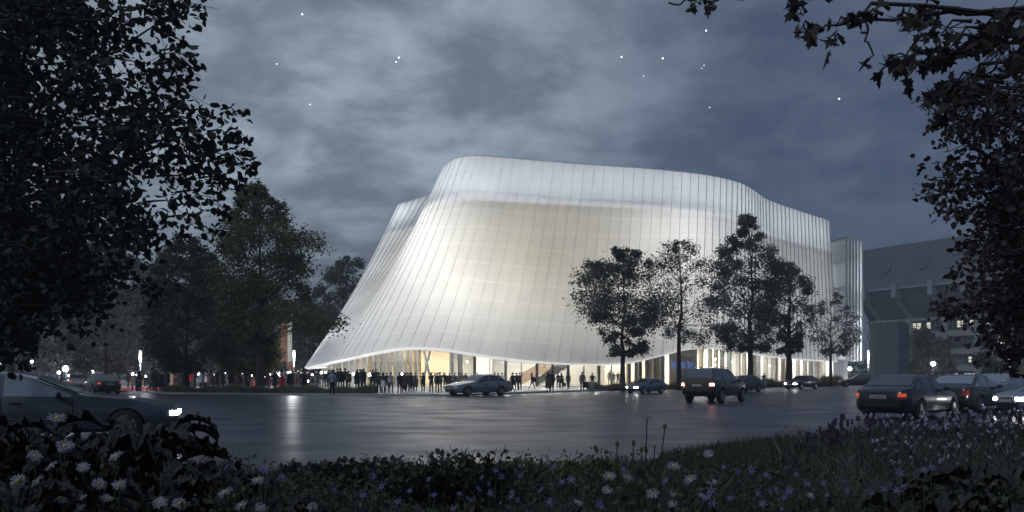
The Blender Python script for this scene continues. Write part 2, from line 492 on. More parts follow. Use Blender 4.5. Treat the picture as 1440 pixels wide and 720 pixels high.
hall = thing('concert_hall', 'glowing white concert hall with flared translucent skin above a glazed lobby', 'concert hall', (5, 90, .12))
def hp(name, mb, m, smooth=False, parent=None):
    return mb.build(name, m, parent or hall, smooth, world=True)
SUB = 4
ARC = [0, .05, .07, .05]
skin = MB()
GAP = .0021      # half height of the joint that carries a floor rail
for i in range(NCOL):
    pl_ = pleats((i + .5)*STEP)
    for r in range(NROW):
        t0, t1 = r/NROW, (r + 1)/NROW
        g0 = GAP if 0 < r < NROW - 2 else 0; g1 = GAP if r + 1 < NROW - 2 else 0
        rows = []
        for t in (t0 + g0, (t0 + t1)/2, t1 - g1):
            rows.append([surf((i + k/SUB)*STEP, t, ARC[k]*pl_) for k in range(SUB)] + [surf((i + 1)*STEP, t, 0)])
        skin.grid(rows)
skin_o = hp('facade_skin', skin, M['skin'], True)
# fins on the joints, floor rails and the rim with its glow put in
fin = MB()
for i in range(NCOL + 1):
    s = i*STEP; fd = .045*pleats(s)**1.4
    prev = None
    for r in range(NROW + 1):
        t = r/NROW
        a = Vector(surf(s - .013, t, .002)); b = Vector(surf(s - .013, t, fd)); c = Vector(surf(s + .013, t, fd)); d = Vector(surf(s + .013, t, .002))
        cur = (a, b, c, d)
        if prev:
            for q in range(3): fin.face([prev[q], prev[q+1], cur[q+1], cur[q]])
        prev = cur
hp('vertical_fin', fin, M['skin_fin'])
seam = MB()
ns = NCOL*2
for r in range(1, NROW):
    t = r/NROW
    if r < NROW - 2:      # clear rails that close the joints
        rail = MB()
        for i in range(NCOL):
            pl_ = pleats((i + .5)*STEP)
            rail.grid([[surf((i + k/SUB)*STEP, t + e_, ARC[k]*pl_) for k in range(SUB)] + [surf((i + 1)*STEP, t + e_, 0)] for e_ in (-GAP, GAP)])
        hp('floor_rail', rail, M['skin_rail'])
    else:
        dz = .022/20
        rows = [[], [], []]
        for k in range(ns + 1):
            s = k*STEP/2; o = (.09 if k % 2 else .02)*pleats(s)
            rows[0].append(surf(s, t - dz, o)); rows[1].append(surf(s, t + dz, o)); rows[2].append(surf(s, t + dz, o - .05))
        seam.grid(rows)
hp('parapet_seam', seam, M['skin_fin'])
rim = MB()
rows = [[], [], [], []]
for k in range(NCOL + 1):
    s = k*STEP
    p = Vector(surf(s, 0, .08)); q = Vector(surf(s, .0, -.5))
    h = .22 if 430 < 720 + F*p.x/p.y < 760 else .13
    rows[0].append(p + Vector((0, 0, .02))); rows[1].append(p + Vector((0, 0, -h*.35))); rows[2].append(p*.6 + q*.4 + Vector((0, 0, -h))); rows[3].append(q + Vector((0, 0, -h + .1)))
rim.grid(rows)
hp('rim', rim, M['rim_glow'], True)
cop = MB()
rows = [[], [], []]
for k in range(NCOL*2 + 1):
    s = k*STEP/2; o = .08 if k % 2 else .01
    p = Vector(surf(s, 1, o)); rows[0].append(p); rows[1].append(p + Vector((0, 0, .09))); rows[2].append(Vector(surf(s, 1, o - .3)) + Vector((0, 0, .09)))
cop.grid(rows)
hp('coping', cop, M['white_paint'], True)

# the plan closed at the back
BACK_TOP = [(45.5, 113), (46.5, 128), (-6, 130)]
def ring(t, inset):
    pts = []
    for k in range(0, ns + 1):
        x, y, z = surf(k*STEP/2, t, -inset); pts.append((x, y))
    pts += [(43.5 - inset, 113), (46.5 - inset, 127 - inset), (-6 + inset, 129 - inset)]
    return pts
back = MB()
bt = [surf(NCOL*STEP, 1)[:2], (43.9, 113), (46.5, 128), (-6, 130), surf(0, 1)[:2]]
bb = [surf(NCOL*STEP, 0)[:2], (44.6, 111.5), (46.6, 128), (-6, 130), surf(0, 0)[:2]]
back.grid([[(x, y, 3.2) for x, y in bb], [(x, y, ZT) for x, y in bt]])
hp('rear_wall', back, M['grey_panel'])
rf = MB(); rf.prism(ring(.80, .35), 18.15, 18.4); hp('roof', rf, M['concrete'])
# lobby ceiling = soffit: from the rim up to the glass line, then flat
soff = MB()
rows = [[], [], []]
for k in range(NCOL + 1):
    s = k*STEP
    rows[0].append(Vector(surf(s, 0, -.15)) + Vector((0, 0, -.1)))
    q = Vector(surf(s, .0, -3.5)); q.z = max(4.3, q.z + .3); rows[1].append(q)
    q = Vector(surf(s, .0, -7.0)); q.z = 5.0; rows[2].append(q)
soff.grid(rows)
hp('soffit', soff, M['white_paint'], True)
# the warm hall volume that stands inside the skin
drum = MB()
def inner(t, d):
    pts = []
    for k in range(14, NCOL, 2):
        x, y, z = surf(k*STEP, t, -d)
        pts.append((x, y))
    return pts
lvl = [(5.2, .14, 7.6), (9, .32, 6.0), (13, .52, 4.9), (18.0, .78, 3.9)]
rows = [[(x, y, z) for x, y in inner(t, d)] for z, t, d in lvl]
drum.grid(rows)
hp('inner_volume', drum, M['warm_wall'], True)
fl = MB(); fl.prism([(px(455, 92), 92), (px(462, 88), 88), (px(520, 86), 86), (px(620, 85), 85), (px(860, 85.5), 85.5), (px(950, 88), 88), (px(1010, 92), 92), (px(1060, 98), 98), (px(1110, 104), 104), (px(1176, 112), 112), (46, 126), (-6, 127)], .1, .16)
hp('lobby_floor', fl, M['lobby_floor'])

# lobby glazing
GL = [(458, 91), (466, 88.6), (520, 86.8), (600, 86), (700, 85.8), (800, 86), (870, 86.6), (920, 87.6), (965, 89.3), (1005, 92.5), (1040, 96.5), (1075, 101), (1115, 106), (1168, 112.5)]
GLW = [(px(x, Y), Y) for x, Y in GL]
gl = MB()
gl.grid([[(x, y, .18) for x, y in GLW], [(x, y, 5.0) for x, y in GLW]])
hp('lobby_glazing', gl, M['clear'])
def on_gl(x):
    return interp([(a, b) for a, b in GL], x)
def post(mb, x, w, d, z0=.14, z1=4.9, m=0, dy=0.0):
    Y = on_gl(x) + dy
    X = px(x, Y)
    Ya, Yb = on_gl(x - 3), on_gl(x + 3)
    rz = math.atan2(Yb - Ya, px(x + 3, Yb) - px(x - 3, Ya))
    mb.box((X, Y, (z0 + z1)/2), (w, d, z1 - z0), m, rz)
random.seed(21)
for x in (463, 470, 479, 489, 496, 505, 514, 524, 532, 541, 549, 557, 564, 571, 578, 586, 636, 648):
    b = MB(); w = random.choice((.20, .3, .42)); post(b, x, w, .35, dy=-.3)
    hp('column', b, M['white_paint'])
for x in (646, 667.5, 689, 711, 733, 755, 777, 799, 821, 842, 860):
    b = MB(); thick = x in (646, 667.5, 711, 755, 777, 799, 842); post(b, x, .30 if thick else .09, .3, dy=-.1)
    hp('column', b, M['mullion'])
for i in range(2):
    b = MB(); sgn = 1 if i else -1
    Y = 85.2 - .2*i; X = px(600.5, Y)
    b.tube([(X - sgn*.55, Y, .14), (X + sgn*.55, Y, 4.9)], .13, 8)
    hp('crossed_column', b, M['white_paint'])
for i, xc in enumerate((484, 548)):
    b = MB(); Y = 88.5; X = px(xc, Y)
    b.tube([(X, Y, .14), (X, Y, 2.2)], .14, 8)
    for dx, dy in ((-.8, 0), (.8, 0), (-.2, .5), (.3, -.4)):
        b.tube([(X, Y, 2.1), (X + dx, Y + dy, 4.9)], [.12, .07], 6)
    hp('branching_column', b, M['white_paint'])
tr = MB()
for a, b2 in zip(range(526, 588, 4), range(530, 592, 4)):
    Ya, Yb = on_gl(a) - .08, on_gl(b2) - .08
    tr.box(((px(a, Ya) + px(b2, Yb))/2, (Ya + Yb)/2, 2.62), (.34, .08, .10))
for x in range(528, 600, 7): post(tr, x, .06, .08, z1=2.6, dy=-.09)
hp('door_frame', tr, M['mullion'])
# lobby back walls: warm, cream and brown panels
walls = [(452, 500, 97, 'cream_wall'), (500, 520, 96, 'warm_wall'), (520, 545, 97, 'cream_wall'), (545, 592, 95, 'warm_wall'), (592, 632, 93.5, 'warm_wall'), (632, 668, 96, 'cream_wall'),
         (668, 692, 95, 'cream_wall'), (692, 735, 97, 'cream_wall'), (735, 800, 97, 'cream_wall'), (800, 850, 96, 'cream_wall'), (850, 872, 94, 'cream_wall'), (872, 905, 95, 'cream_wall')]
for x0, x1, Y, m in walls:
    b = MB(); X0, X1 = px(x0, Y), px(x1, Y)
    b.box(((X0 + X1)/2, Y, 2.55), (X1 - X0 - .02, .2, 4.8)); hp('lobby_wall', b, M[m])
b = MB()
for x0, x1 in ((538, 544), (553, 560), (566, 572), (576, 583)):
    Y = 93.0; b.box(((px(x0, Y) + px(x1, Y))/2, Y, 3.8), (px(x1, Y) - px(x0, Y), .25, 1.5))
hp('balcony_panel', b, M['brown_wall'])
b = MB(); Y = 94.5; b.box(((px(518, Y) + px(526, Y))/2, Y - .3, 1.3), (px(526, Y) - px(518, Y), .2, 2.3)); hp('dark_doorway', b, M['brown_wall'])
# staircase with its two balustrades
st = thing('staircase', None, None, (px(760, 91), 91, .16)); st.parent = hall; st.matrix_parent_inverse = Matrix.Translation(hall.location).inverted()
def stair_part(name, mb, m):
    o = mb.build(name, m, st); return o
steps = MB()
for k in range(14):
    steps.box((-.2 + k*.46, .9, .1 + k*.3), (.5, 1.8, .3))
stair_part('flight', steps, M['cream_wall'])
def slab(mb, x0, z0, x1, z1, dz0, dz1, y, th=.08):
    pts = [(x0, z0), (x1, z1), (x1, z1 + dz1), (x0, z0 + dz0)]
    b = len(mb.v)
    for yy in (y, y + th): mb.v.extend((p[0], yy, p[1]) for p in pts)
    for q in ((0, 1, 2, 3), (7, 6, 5, 4), (0, 4, 5, 1), (1, 5, 6, 2), (2, 6, 7, 3), (3, 7, 4, 0)):
        mb.f.append(tuple(b + i for i in q)); mb.m.append(0)
b = MB(); slab(b, -2.2, .02, 3.4, 3.0, 1.3, 1.6, 1.85); stair_part('brown_balustrade', b, M['brown_wall'])
b = MB(); slab(b, -.6, -.1, 6.6, 4.1, .75, 1.5, -.05); stair_part('grey_balustrade', b, M['grey_panel'])
b = MB(); slab(b, -.6, .66, 6.6, 5.62, .09, .09, -.12, .2); stair_part('stair_rail', b, M['white_paint'])
b = MB(); b.tube([(-2.6, 1.3, 1.0), (-1.5, 1.3, 1.05), (-.9, 1.3, 1.3), (2.6, 1.3, 3.2)], .05, 6); stair_part('handrail', b, M['brown_wall'])

# right wing glazing: fins before bright rooms
for x0, x1, Y, m in ((872, 885, 93, 'cream_wall'),):
    pass
right_back = MB()
RB = [(905, 96), (950, 98), (1000, 102), (1050, 108), (1110, 114), (1178, 121)]
right_back.grid([[(px(x, Y), Y, .16) for x, Y in RB], [(px(x, Y), Y, 5.0) for x, Y in RB]])
hp('room_wall', right_back, M['cream_wall'])
x = 884.0
random.seed(5)
while x < 1164:
    Y = on_gl(x)
    wpx = random.choice((2.6, 3.6, 4.4, 5.5)) if x < 965 else random.choice((2.0, 2.8, 3.6))
    if not (942 < x < 978):
        b = MB(); post(b, x, wpx/F*Y, .5, dy=.3); hp('fin_panel', b, M['fin_brown'] if random.random() < .75 else M['mullion'])
    x += random.choice((10.5, 13, 15)) if x < 965 else random.choice((8.5, 10, 12.5))
for x0, x1 in ((892, 903), (911, 928), (941, 980), (1012, 1018), (1058, 1066), (1084, 1094)):
    b = MB(); Y = on_gl((x0 + x1)/2) + 1.2; b.box(((px(x0, Y) + px(x1, Y))/2, Y, 2.5), (px(x1, Y) - px(x0, Y), .12, 4.6)); hp('timber_panel', b, M['warm_wall'] if x0 < 940 else M['fin_brown'])
for x0, x1 in ((944.5, 956), (957, 964), (967, 975)):
    b = MB(); Y = on_gl(960) + .9; b.box(((px(x0, Y) + px(x1, Y))/2, Y, (pz(508.5, Y) + pz(518, Y))/2), (px(x1, Y) - px(x0, Y), .1, pz(508.5, Y) - pz(518, Y))); hp('screen', b, M['screen_blue'])
b = MB(); Y = 112.0; b.box(((px(1166, Y) + px(1181, Y))/2, Y, 1.8), (px(1181, Y) - px(1166, Y), 3.0, 3.3)); hp('end_pier', b, M['white_paint'])

# ------------------------------------------------------------------ glass annex at the right end
an = thing('glass_annex', 'tall pleated glass stair tower at the right end of the hall', 'tower', (px(1192, 116), 116, .12))
AX = [(px(1168.5, 117), 117), (px(1190, 113.4), 113.4), (px(1212, 117.5), 117.5)]
ztop = pz(332.5, 113.4)
def pleat(a, b2, n, z0, z1, dep):
    m = MB(); rows = [[], []]
    d = (Vector(b2) - Vector(a)); nrm = Vector((d.y, -d.x)).normalized()
    for k in range(n*2 + 1):
        p = Vector(a) + d*(k/(2*n)) + nrm*(dep if k % 2 else 0)
        rows[0].append((p.x, p.y, z0)); rows[1].append((p.x, p.y, z1))
    m.grid(rows); return m
zb = 3.35
pleat(AX[0], AX[1], 3, zb, ztop, .06).build('annex_skin', M['skin'], an, world=True)
pleat(AX[1], AX[2], 5, zb, ztop, .12).build('annex_skin', M['skin'], an, world=True)
m = MB()
for k in range(6):
    p = Vector(AX[1]).lerp(Vector(AX[2]), k/5); m.box((p.x, p.y - .12, (zb + ztop)/2), (.07, .25, ztop - zb), 0, R(45))
m.build('annex_fin', M['skin_joint'], an, world=True)
m = MB(); m.prism([AX[0], AX[1], AX[2], (AX[2][0], 124), (AX[0][0], 124)], ztop - .3, ztop - .1); m.build('annex_roof', M['concrete'], an, world=True)
m = MB(); m.grid([[(AX[2][0], AX[2][1], z), (AX[2][0], 124, z), (AX[0][0], 124, z), (AX[0][0], AX[0][1], z)] for z in (zb, ztop - .1)]); m.build('annex_wall', M['concrete'], an, world=True)
for z in (6.6, 10.2, 13.6, 17.2):
    m = MB(); m.prism([(AX[0][0] + .2, 117.4), (AX[1][0], 114.1), (AX[2][0] - .3, 118), (AX[2][0] - .3, 123.7), (AX[0][0] + .2, 123.7)], z, z + .35); m.build('annex_floor', M['concrete'], an, world=True)
m = MB(); m.box(((AX[0][0] + AX[2][0])/2 - .6, 119.5, 1.7), (2.2, 3, 3.3)); m.build('annex_base', M['white_paint'], an, world=True)

# ------------------------------------------------------------------ lamps inside the hall (it is lit from within)
WARM, WHITE, COOL = (1, .86, .62), (1, .975, .93), (.86, .93, 1)
def gain(x, t):
    """how strongly the foyer behind each stretch of the skin is lit"""
    g = .84
    g += 1.7*math.exp(-((x - 596)/26)**2 - ((t - .62)/.30)**2)
    g += 2.0*math.exp(-((x - 655)/28)**2 - ((t - .26)/.12)**2)
    g += 1.9*math.exp(-((x - 735)/26)**2 - ((t - .24)/.12)**2)
    g += 1.2*math.exp(-((x - 955)/46)**2 - ((t - .68)/.22)**2)
    g -= .38*math.exp(-((x - 805)/70)**2 - ((t - .52)/.22)**2)
    g -= .25*math.exp(-((x - 690)/30)**2 - ((t - .72)/.15)**2)
    g -= .35*math.exp(-((x - 1125)/55)**2)
    g -= .30*math.exp(-((x - 500)/34)**2 - ((t - .3)/.3)**2)
    return g
NP = 24
for i in range(NP):
    s = (i + .5)/NP*cum[-1]
    for t in (.10, .30, .50, .70):
        p = Vector(surf(s, t, -3.3)); q = Vector(surf(s, t, 0)); out = q - p; out.z = 0; out.normalize()
        xp = 720 + F*q.x/q.y
        warm = math.exp(-((xp - 770)/150)**2 - ((t - .5)/.33)**2)
        col = tuple(a_ + (b_ - a_)*warm for a_, b_ in zip((.98, .985, 1.0) if xp < 1020 else (.93, .965, 1.0), (1, .88, .60)))
        area('foyer_lamp', p, 3.0, 50*gain(xp, t)*(1.12 if t > .6 else 1), col, d=out, size_y=3.2)
    p = Vector(surf(s, .83, -3.4)); q = Vector(surf(s, .83, 0)); out = q - p; out.z = 0; out.normalize()
    area('roof_lamp', (p.x, p.y, 20.2), 3.0, 74, (.94, .97, 1), d=out, size_y=2.0)
for x, Y, pw, col in ((480, 92, 260, WHITE), (530, 91, 300, WARM), (575, 90.5, 280, WARM), (620, 90, 200, WARM), (665, 90.5, 420, WHITE), (715, 91, 450, WHITE), (775, 92.5, 480, WHITE), (835, 91, 480, WHITE), (890, 92, 480, WARM), (935, 92.5, 420, WARM),
                      (985, 96, 800, WHITE), (1030, 101, 950, WHITE), (1080, 107, 950, WHITE), (1135, 113, 950, WHITE)):
    area('lobby_light', (px(x, Y), Y, 4.8), 3.5, pw*1.35, col, d=(0, 0, -1), size_y=2.0)
# upward fill lights added below the soffit to brighten it, no fittings
for x, Y, z in ((560, 83.5, 3.9), (985, 86, 4.2)):
    area('soffit_fill', (px(x, Y), Y, 2.2 + 0*z), 2.0, 90, WHITE, d=(0, -.2, 1), size_y=1.0)
for x, Y in ((530, 81.4), (575, 79.4), (620, 78), (670, 77.2), (720, 76.8), (770, 76.6), (820, 76.9), (985, 81.6)):
    zr = min((pz(k_[1], k_[2]) for k_ in ((533, 494.8, 80.4), (571, 489, 78.6), (622, 490.8, 77), (677, 499.3, 76.2), (755, 508.5, 75.8), (820, 512, 76.2), (985, 489, 81)) if abs(k_[0] - x) < 46), default=2.5)
    area('rim_fill', (px(x, Y), Y, zr - .24), 3.0, 75, WHITE, d=(0, -.45, -1), size_y=.08)  # strips added under the rim to brighten the forecourt
for z, pw in ((5.2, 150), (8.6, 130), (12.0, 60), (15.4, 100), (19.0, 50)):
    area('annex_light', (px(1194, 121), 121.6, z), 3.6, pw*5, COOL, d=(.1, -1, 0), size_y=1.6)
for x, y, Y in ((603, 509, 90), (657, 509, 89), (678, 508, 90), (848, 512, 90), (858, 512.5, 91), (1030, 509, 97), (1082, 514, 104)):
    b = MB(); b.ball((0, 0, 0), .09, 8, 5); o = b.build('downlight', M['lamp_white'], hall, world=False)
    o.parent = hall; o.location = Vector(P(x, y, Y)) - hall.location
# ------------------------------------------------------------------ cars
M['tyre'] = mat('tyre_rubber', (.015, .015, .016), .8, var=.1, scale=20)
M['rim'] = mat('alloy_rim', (.42, .43, .45), .3, metal=.9, var=.05, scale=10)
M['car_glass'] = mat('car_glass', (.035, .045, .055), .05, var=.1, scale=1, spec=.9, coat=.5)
M['car_glass_sky_pale'] = mat('car_glass_sky_pale', (.24, .29, .34), .08, var=.1, scale=1, spec=.9, coat=.6)  # pale base colour stands for sky reflected in the glass
M['car_glass_sky_mid'] = mat('car_glass_sky_mid', (.11, .135, .16), .07, var=.1, scale=1, spec=.9, coat=.6)  # weaker sky reflection, likewise put into the glass colour
M['trim'] = mat('black_trim', (.012, .012, .013), .5, var=.1, scale=10)
M['chrome'] = mat('chrome', (.6, .61, .62), .15, metal=1.0, var=.03, scale=10)
M['plate'] = mat('number_plate', (.42, .43, .43), .5, var=.08, scale=30)
M['plate_dark'] = mat('plate_lettering', (.05, .05, .06), .6, var=.1, scale=30)
M['lens_clear'] = mat('lens_clear', (.45, .48, .5), .08, var=.05, scale=10, coat=.6)
M['lens_red'] = mat('lens_red', (.25, .02, .015), .15, var=.1, scale=10, coat=.6)
def paint(name, c, metal=.35):
    return mat(name, c, .28, metal=metal, var=.05, scale=.7, coat=.8)
M['p_slate'] = paint('paint_slate', (.095, .115, .132))
M['p_black'] = paint('paint_black', (.018, .019, .021))
M['p_silver'] = paint('paint_silver', (.27, .29, .31))
M['p_blue'] = paint('paint_pale_blue', (.18, .23, .26))
M['p_olive'] = paint('paint_olive', (.046, .042, .022))
M['p_teal'] = paint('paint_teal', (.075, .12, .13))
M['p_char'] = paint('paint_charcoal', (.022, .023, .026))

def lerp_tab(tab, x):
    return interp(tab, x)
SEDAN = dict(L=4.75, W=.90, zb=.20, wr=.325, ax=(.86, 3.62),
    top=[(0, .60), (.06, .70), (.25, .76), (.9, .87), (1.42, .945), (1.62, 1.02), (2.22, 1.37), (2.7, 1.44), (3.1, 1.44), (3.45, 1.39), (4.1, 1.06), (4.3, 1.0), (4.62, .97), (4.71, .90), (4.75, .72)],
    belt=[(0, .56), (.06, .64), (.25, .70), (.9, .80), (1.42, .88), (2.5, .92), (3.9, .95), (4.4, .93), (4.66, .88), (4.75, .68)],
    plan=[(0, .60), (.08, .72), (.3, .84), (.8, .93), (1.4, .98), (2.4, 1), (3.6, .985), (4.3, .93), (4.65, .84), (4.75, .72)],
    low=[(0, .42), (.1, .26), (.4, .20), (4.4, .22), (4.65, .30), (4.75, .46)],
    glassx=(1.56, 2.20, 3.48, 4.06), pillars=[(2.62, 2.70), (3.42, 3.47)], tum=.40)
WAGON = dict(SEDAN, top=[(0, .60), (.06, .70), (.25, .76), (.9, .87), (1.42, .945), (1.62, 1.02), (2.22, 1.37), (2.7, 1.46), (3.6, 1.46), (4.1, 1.40), (4.55, 1.05), (4.66, .97), (4.72, .86), (4.75, .72)],
    glassx=(1.56, 2.20, 4.06, 4.52), pillars=[(2.62, 2.70), (3.52, 3.60)])
SUV = dict(L=4.6, W=.95, zb=.32, wr=.385, ax=(.84, 3.60),
    top=[(0, .80), (.06, .92), (.3, 1.0), (1.2, 1.08), (1.42, 1.14), (2.0, 1.62), (2.4, 1.74), (3.2, 1.77), (4.0, 1.73), (4.25, 1.70), (4.48, 1.20), (4.56, 1.06), (4.6, .80)],
    belt=[(0, .74), (.06, .86), (.3, .95), (1.2, 1.03), (2.5, 1.06), (4.2, 1.10), (4.45, 1.10), (4.56, 1.0), (4.6, .76)],
    plan=[(0, .66), (.08, .78), (.3, .88), (.8, .96), (1.4, .99), (2.4, 1), (3.8, .99), (4.35, .95), (4.52, .90), (4.6, .82)],
    low=[(0, .55), (.1, .40), (.4, .33), (4.3, .34), (4.5, .42), (4.6, .58)],
    glassx=(1.38, 1.98, 4.22, 4.46), pillars=[(2.42, 2.51), (3.36, 3.46)], tum=.30)
# long saloon on the left edge: its proportions follow the photograph
LONG = dict(SEDAN, L=5.6, ax=(1.02, 4.3), wr=.335, W=.92,
    top=[(0, .58), (.10, .70), (.32, .79), (.9, .91), (1.75, .99), (1.95, 1.05), (2.75, 1.39), (3.3, 1.50), (3.9, 1.51), (4.3, 1.46), (4.9, 1.16), (5.1, 1.10), (5.45, 1.05), (5.54, .95), (5.6, .75)],
    belt=[(0, .54), (.10, .64), (.32, .73), (.9, .85), (1.75, .92), (3, .95), (4.6, .97), (5.2, .98), (5.5, .9), (5.6, .7)],
    plan=[(0, .55), (.1, .68), (.35, .82), (.95, .93), (1.7, .98), (2.8, 1), (4.3, .985), (5.1, .93), (5.48, .84), (5.6, .72)],
    low=[(0, .40), (.12, .26), (.45, .20), (5.2, .22), (5.48, .30), (5.6, .46)],
    glassx=(1.90, 2.72, 4.32, 4.86), pillars=[(3.30, 3.39), (4.22, 4.28)])

def car_half(S, x):
    zt = lerp_tab(S['top'], x); zs = min(lerp_tab(S['belt'], x), zt - .02); zb = lerp_tab(S['low'], x)
    w = S['W']*lerp_tab(S['plan'], x)
    h = zt - zs
    ye = max(.25, .955*w - S['tum']*h)
    return zt, zs, zb, w, ye
def car_section(S, x):
    zt, zs, zb, w, ye = car_half(S, x)
    hs = zs - zb
    r = min(.09, (zt - zs)*.45)
    return [(0, zb), (w*.82, zb), (w*.94, zb + hs*.10), (w*.985, zb + hs*.32), (w, zb + hs*.58), (w*.985, zb + hs*.84), (w*.955, zs),
            (ye + (w*.955 - ye)*.15, zt - (zt - zs)*.15), (ye - r*.5, zt - r*.28), (ye*.6, zt - .004), (0, zt)]
def side_y(S, x, z):
    zt, zs, zb, w, ye = car_half(S, x)
    f = min(1, max(0, (z - zs)/max(.001, zt - zs)))
    return w*.955 + (ye - w*.955)*f
def side_low_y(S, x, z):
    sec = car_section(S, x)
    for (y0, z0), (y1, z1) in zip(sec[1:6], sec[2:7]):
        if z <= z1: return y0 + (y1 - y0)*max(0, (z - z0))/max(.001, z1 - z0)
    return sec[6][0]

def apply_mods(o):
    dg = bpy.context.evaluated_depsgraph_get()
    me = bpy.data.meshes.new_from_object(o.evaluated_get(dg))
    return me

def make_car(S, pm, label, cat='car', group='cars on the road', head='lens', tail='lens', glassm='car_glass', plate=True, roof_bars=False, name='parked_car', textplate=None):
    """front at +x = 0 .. built with the nose towards local -x; origin under the middle of the car"""
    root = thing(name, label, cat, (0, 0, 0), 0, group)
    L_ = S['L']; ox = L_/2
    # body
    n = 54
    xs_ = [L_*(.5 - .5*math.cos(math.pi*i/n))*.55 + L_*i/n*.45 for i in range(n + 1)]
    b = MB(); rows = []
    for x in xs_:
        half = car_section(S, x)
        rows.append([(x - ox, y, z) for y, z in half] + [(x - ox, -y, z) for y, z in half[-2:0:-1]])
    b.grid(rows, closed=True)
    k = len(rows[0])
    b.f.append(tuple(range(k))); b.m.append(0)
    e = len(b.v) - k
    b.f.append(tuple(range(e + k - 1, e - 1, -1))); b.m.append(0)
    tmp = b.build('tmp', pm)
    cut = MB()
    for ax in S['ax']:
        for sg in (-1, 1):
            cut.tube([(ax - ox, sg*(S['W'] - .32), S['wr']), (ax - ox, sg*(S['W'] + .2), S['wr'])], S['wr'] + .055, 24)
    ct = cut.build('tmp_cut', M['trim'])
    bm = bmesh.new(); bm.from_mesh(tmp.data); bmesh.ops.recalc_face_normals(bm, faces=bm.faces); bm.to_mesh(tmp.data); bm.free()
    bm = bmesh.new(); bm.from_mesh(ct.data); bmesh.ops.recalc_face_normals(bm, faces=bm.faces); bm.to_mesh(ct.data); bm.free()
    md = tmp.modifiers.new('b', 'BOOLEAN'); md.object = ct; md.operation = 'DIFFERENCE'; md.solver = 'EXACT'
    bpy.context.view_layer.update()
    me = apply_mods(tmp)
    if len(me.polygons) < 200: me = tmp.data.copy()
    bpy.data.objects.remove(tmp); bpy.data.objects.remove(ct)
    smooth_by_angle(me, 32)
    me.name = 'body'
    body = link('body', me, root)
    gx = S['glassx']
    # side windows
    for sg in (-1, 1):
        cuts = [gx[0] + .16] + [c for p in S['pillars'][:2] for c in p] + [gx[3] - .02]
        spans = [(cuts[i], cuts[i+1]) for i in range(0, len(cuts), 2)]
        for a, c in spans:
            if c - a < .12: continue
            rows = [[], [], [], []]
            m = max(3, int((c - a)/.07))
            for i in range(m + 1):
                x = a + (c - a)*i/m
                zt, zs, zb, w, ye = car_half(S, x)
                lo = zs + .035; hi = max(lo + .004, zt - .085)
                for q, f in enumerate((0, .34, .68, 1)):
                    z = lo + (hi - lo)*f
                    rows[q].append((x - ox, sg*(side_y(S, x, z) + .008), z))
            g = MB(); g.grid(rows if sg < 0 else rows[::-1]); g.build('side_window', M[glassm], root, True)
    # windscreen and rear window
    for nm, (a, c) in (('windscreen', (gx[0] + .03, gx[1] + .02)), ('rear_window', (gx[2], gx[3]))):
        rows = []
        for i in range(7):
            x = a + (c - a)*i/6
            zt, zs, zb, w, ye = car_half(S, x)
            rr = []
            for j in range(9):
                f = -1 + j/4
                y = f*(ye - .07)
                z = zt + .010 - (abs(f) > .7)*(abs(f) - .7)*.02
                rr.append((x - ox, y, z))
            rows.append(rr)
        g = MB(); g.grid(rows[::-1] if nm == 'windscreen' else rows[::-1]); g.build(nm, M[glassm], root, True)
    # wheels
    for ax in S['ax']:
        for sg in (-1, 1):
            wh = bpy.data.objects.new('wheel', None); COL.objects.link(wh); wh.parent = root
            r = S['wr']; yo = sg*(S['W'] - .115)
            wh.location = (ax - ox, yo, r)
            t = MB(); prof = [(r*.66, -.10), (r*.93, -.105), (r, -.07), (r, .07), (r*.93, .105), (r*.66, .10)]
            rows = [[(pr*math.cos(2*math.pi*q/28), pz_, pr*math.sin(2*math.pi*q/28)) for q in range(28)] for pr, pz_ in prof]
            t.grid(rows, closed=True); t.build('tyre', M['tyre'], wh, True)
            d = MB(); yy = sg*.085
            for q in range(10):
                a0 = 2*math.pi*q/10
                p = lambda rr, an, y_: (rr*math.cos(an), y_, rr*math.sin(an))
                d.face([p(r*.14, a0 - .25, yy), p(r*.62, a0 - .13, yy*.9), p(r*.62, a0 + .13, yy*.9), p(r*.14, a0 + .25, yy)])
            rows = [[(pr*math.cos(2*math.pi*q/24), sg*py_, pr*math.sin(2*math.pi*q/24)) for q in range(24)] for pr, py_ in ((r*.60, .07), (r*.64, .10), (r*.68, .095))]
            d.grid(rows, closed=True)
            rows = [[(pr*math.cos(2*math.pi*q/12), sg*py_, pr*math.sin(2*math.pi*q/12)) for q in range(12)] for pr, py_ in ((.002, .095), (r*.15, .09), (r*.17, .06))]
            d.grid(rows, closed=True); d.build('rim', M['rim'], wh)
            d = MB(); rows = [[(pr*math.cos(2*math.pi*q/20), sg*.03, pr*math.sin(2*math.pi*q/20)) for q in range(20)] for pr in (.002, r*.66)]
            d.grid(rows, closed=True); d.build('brake_disc', M['trim'], wh)
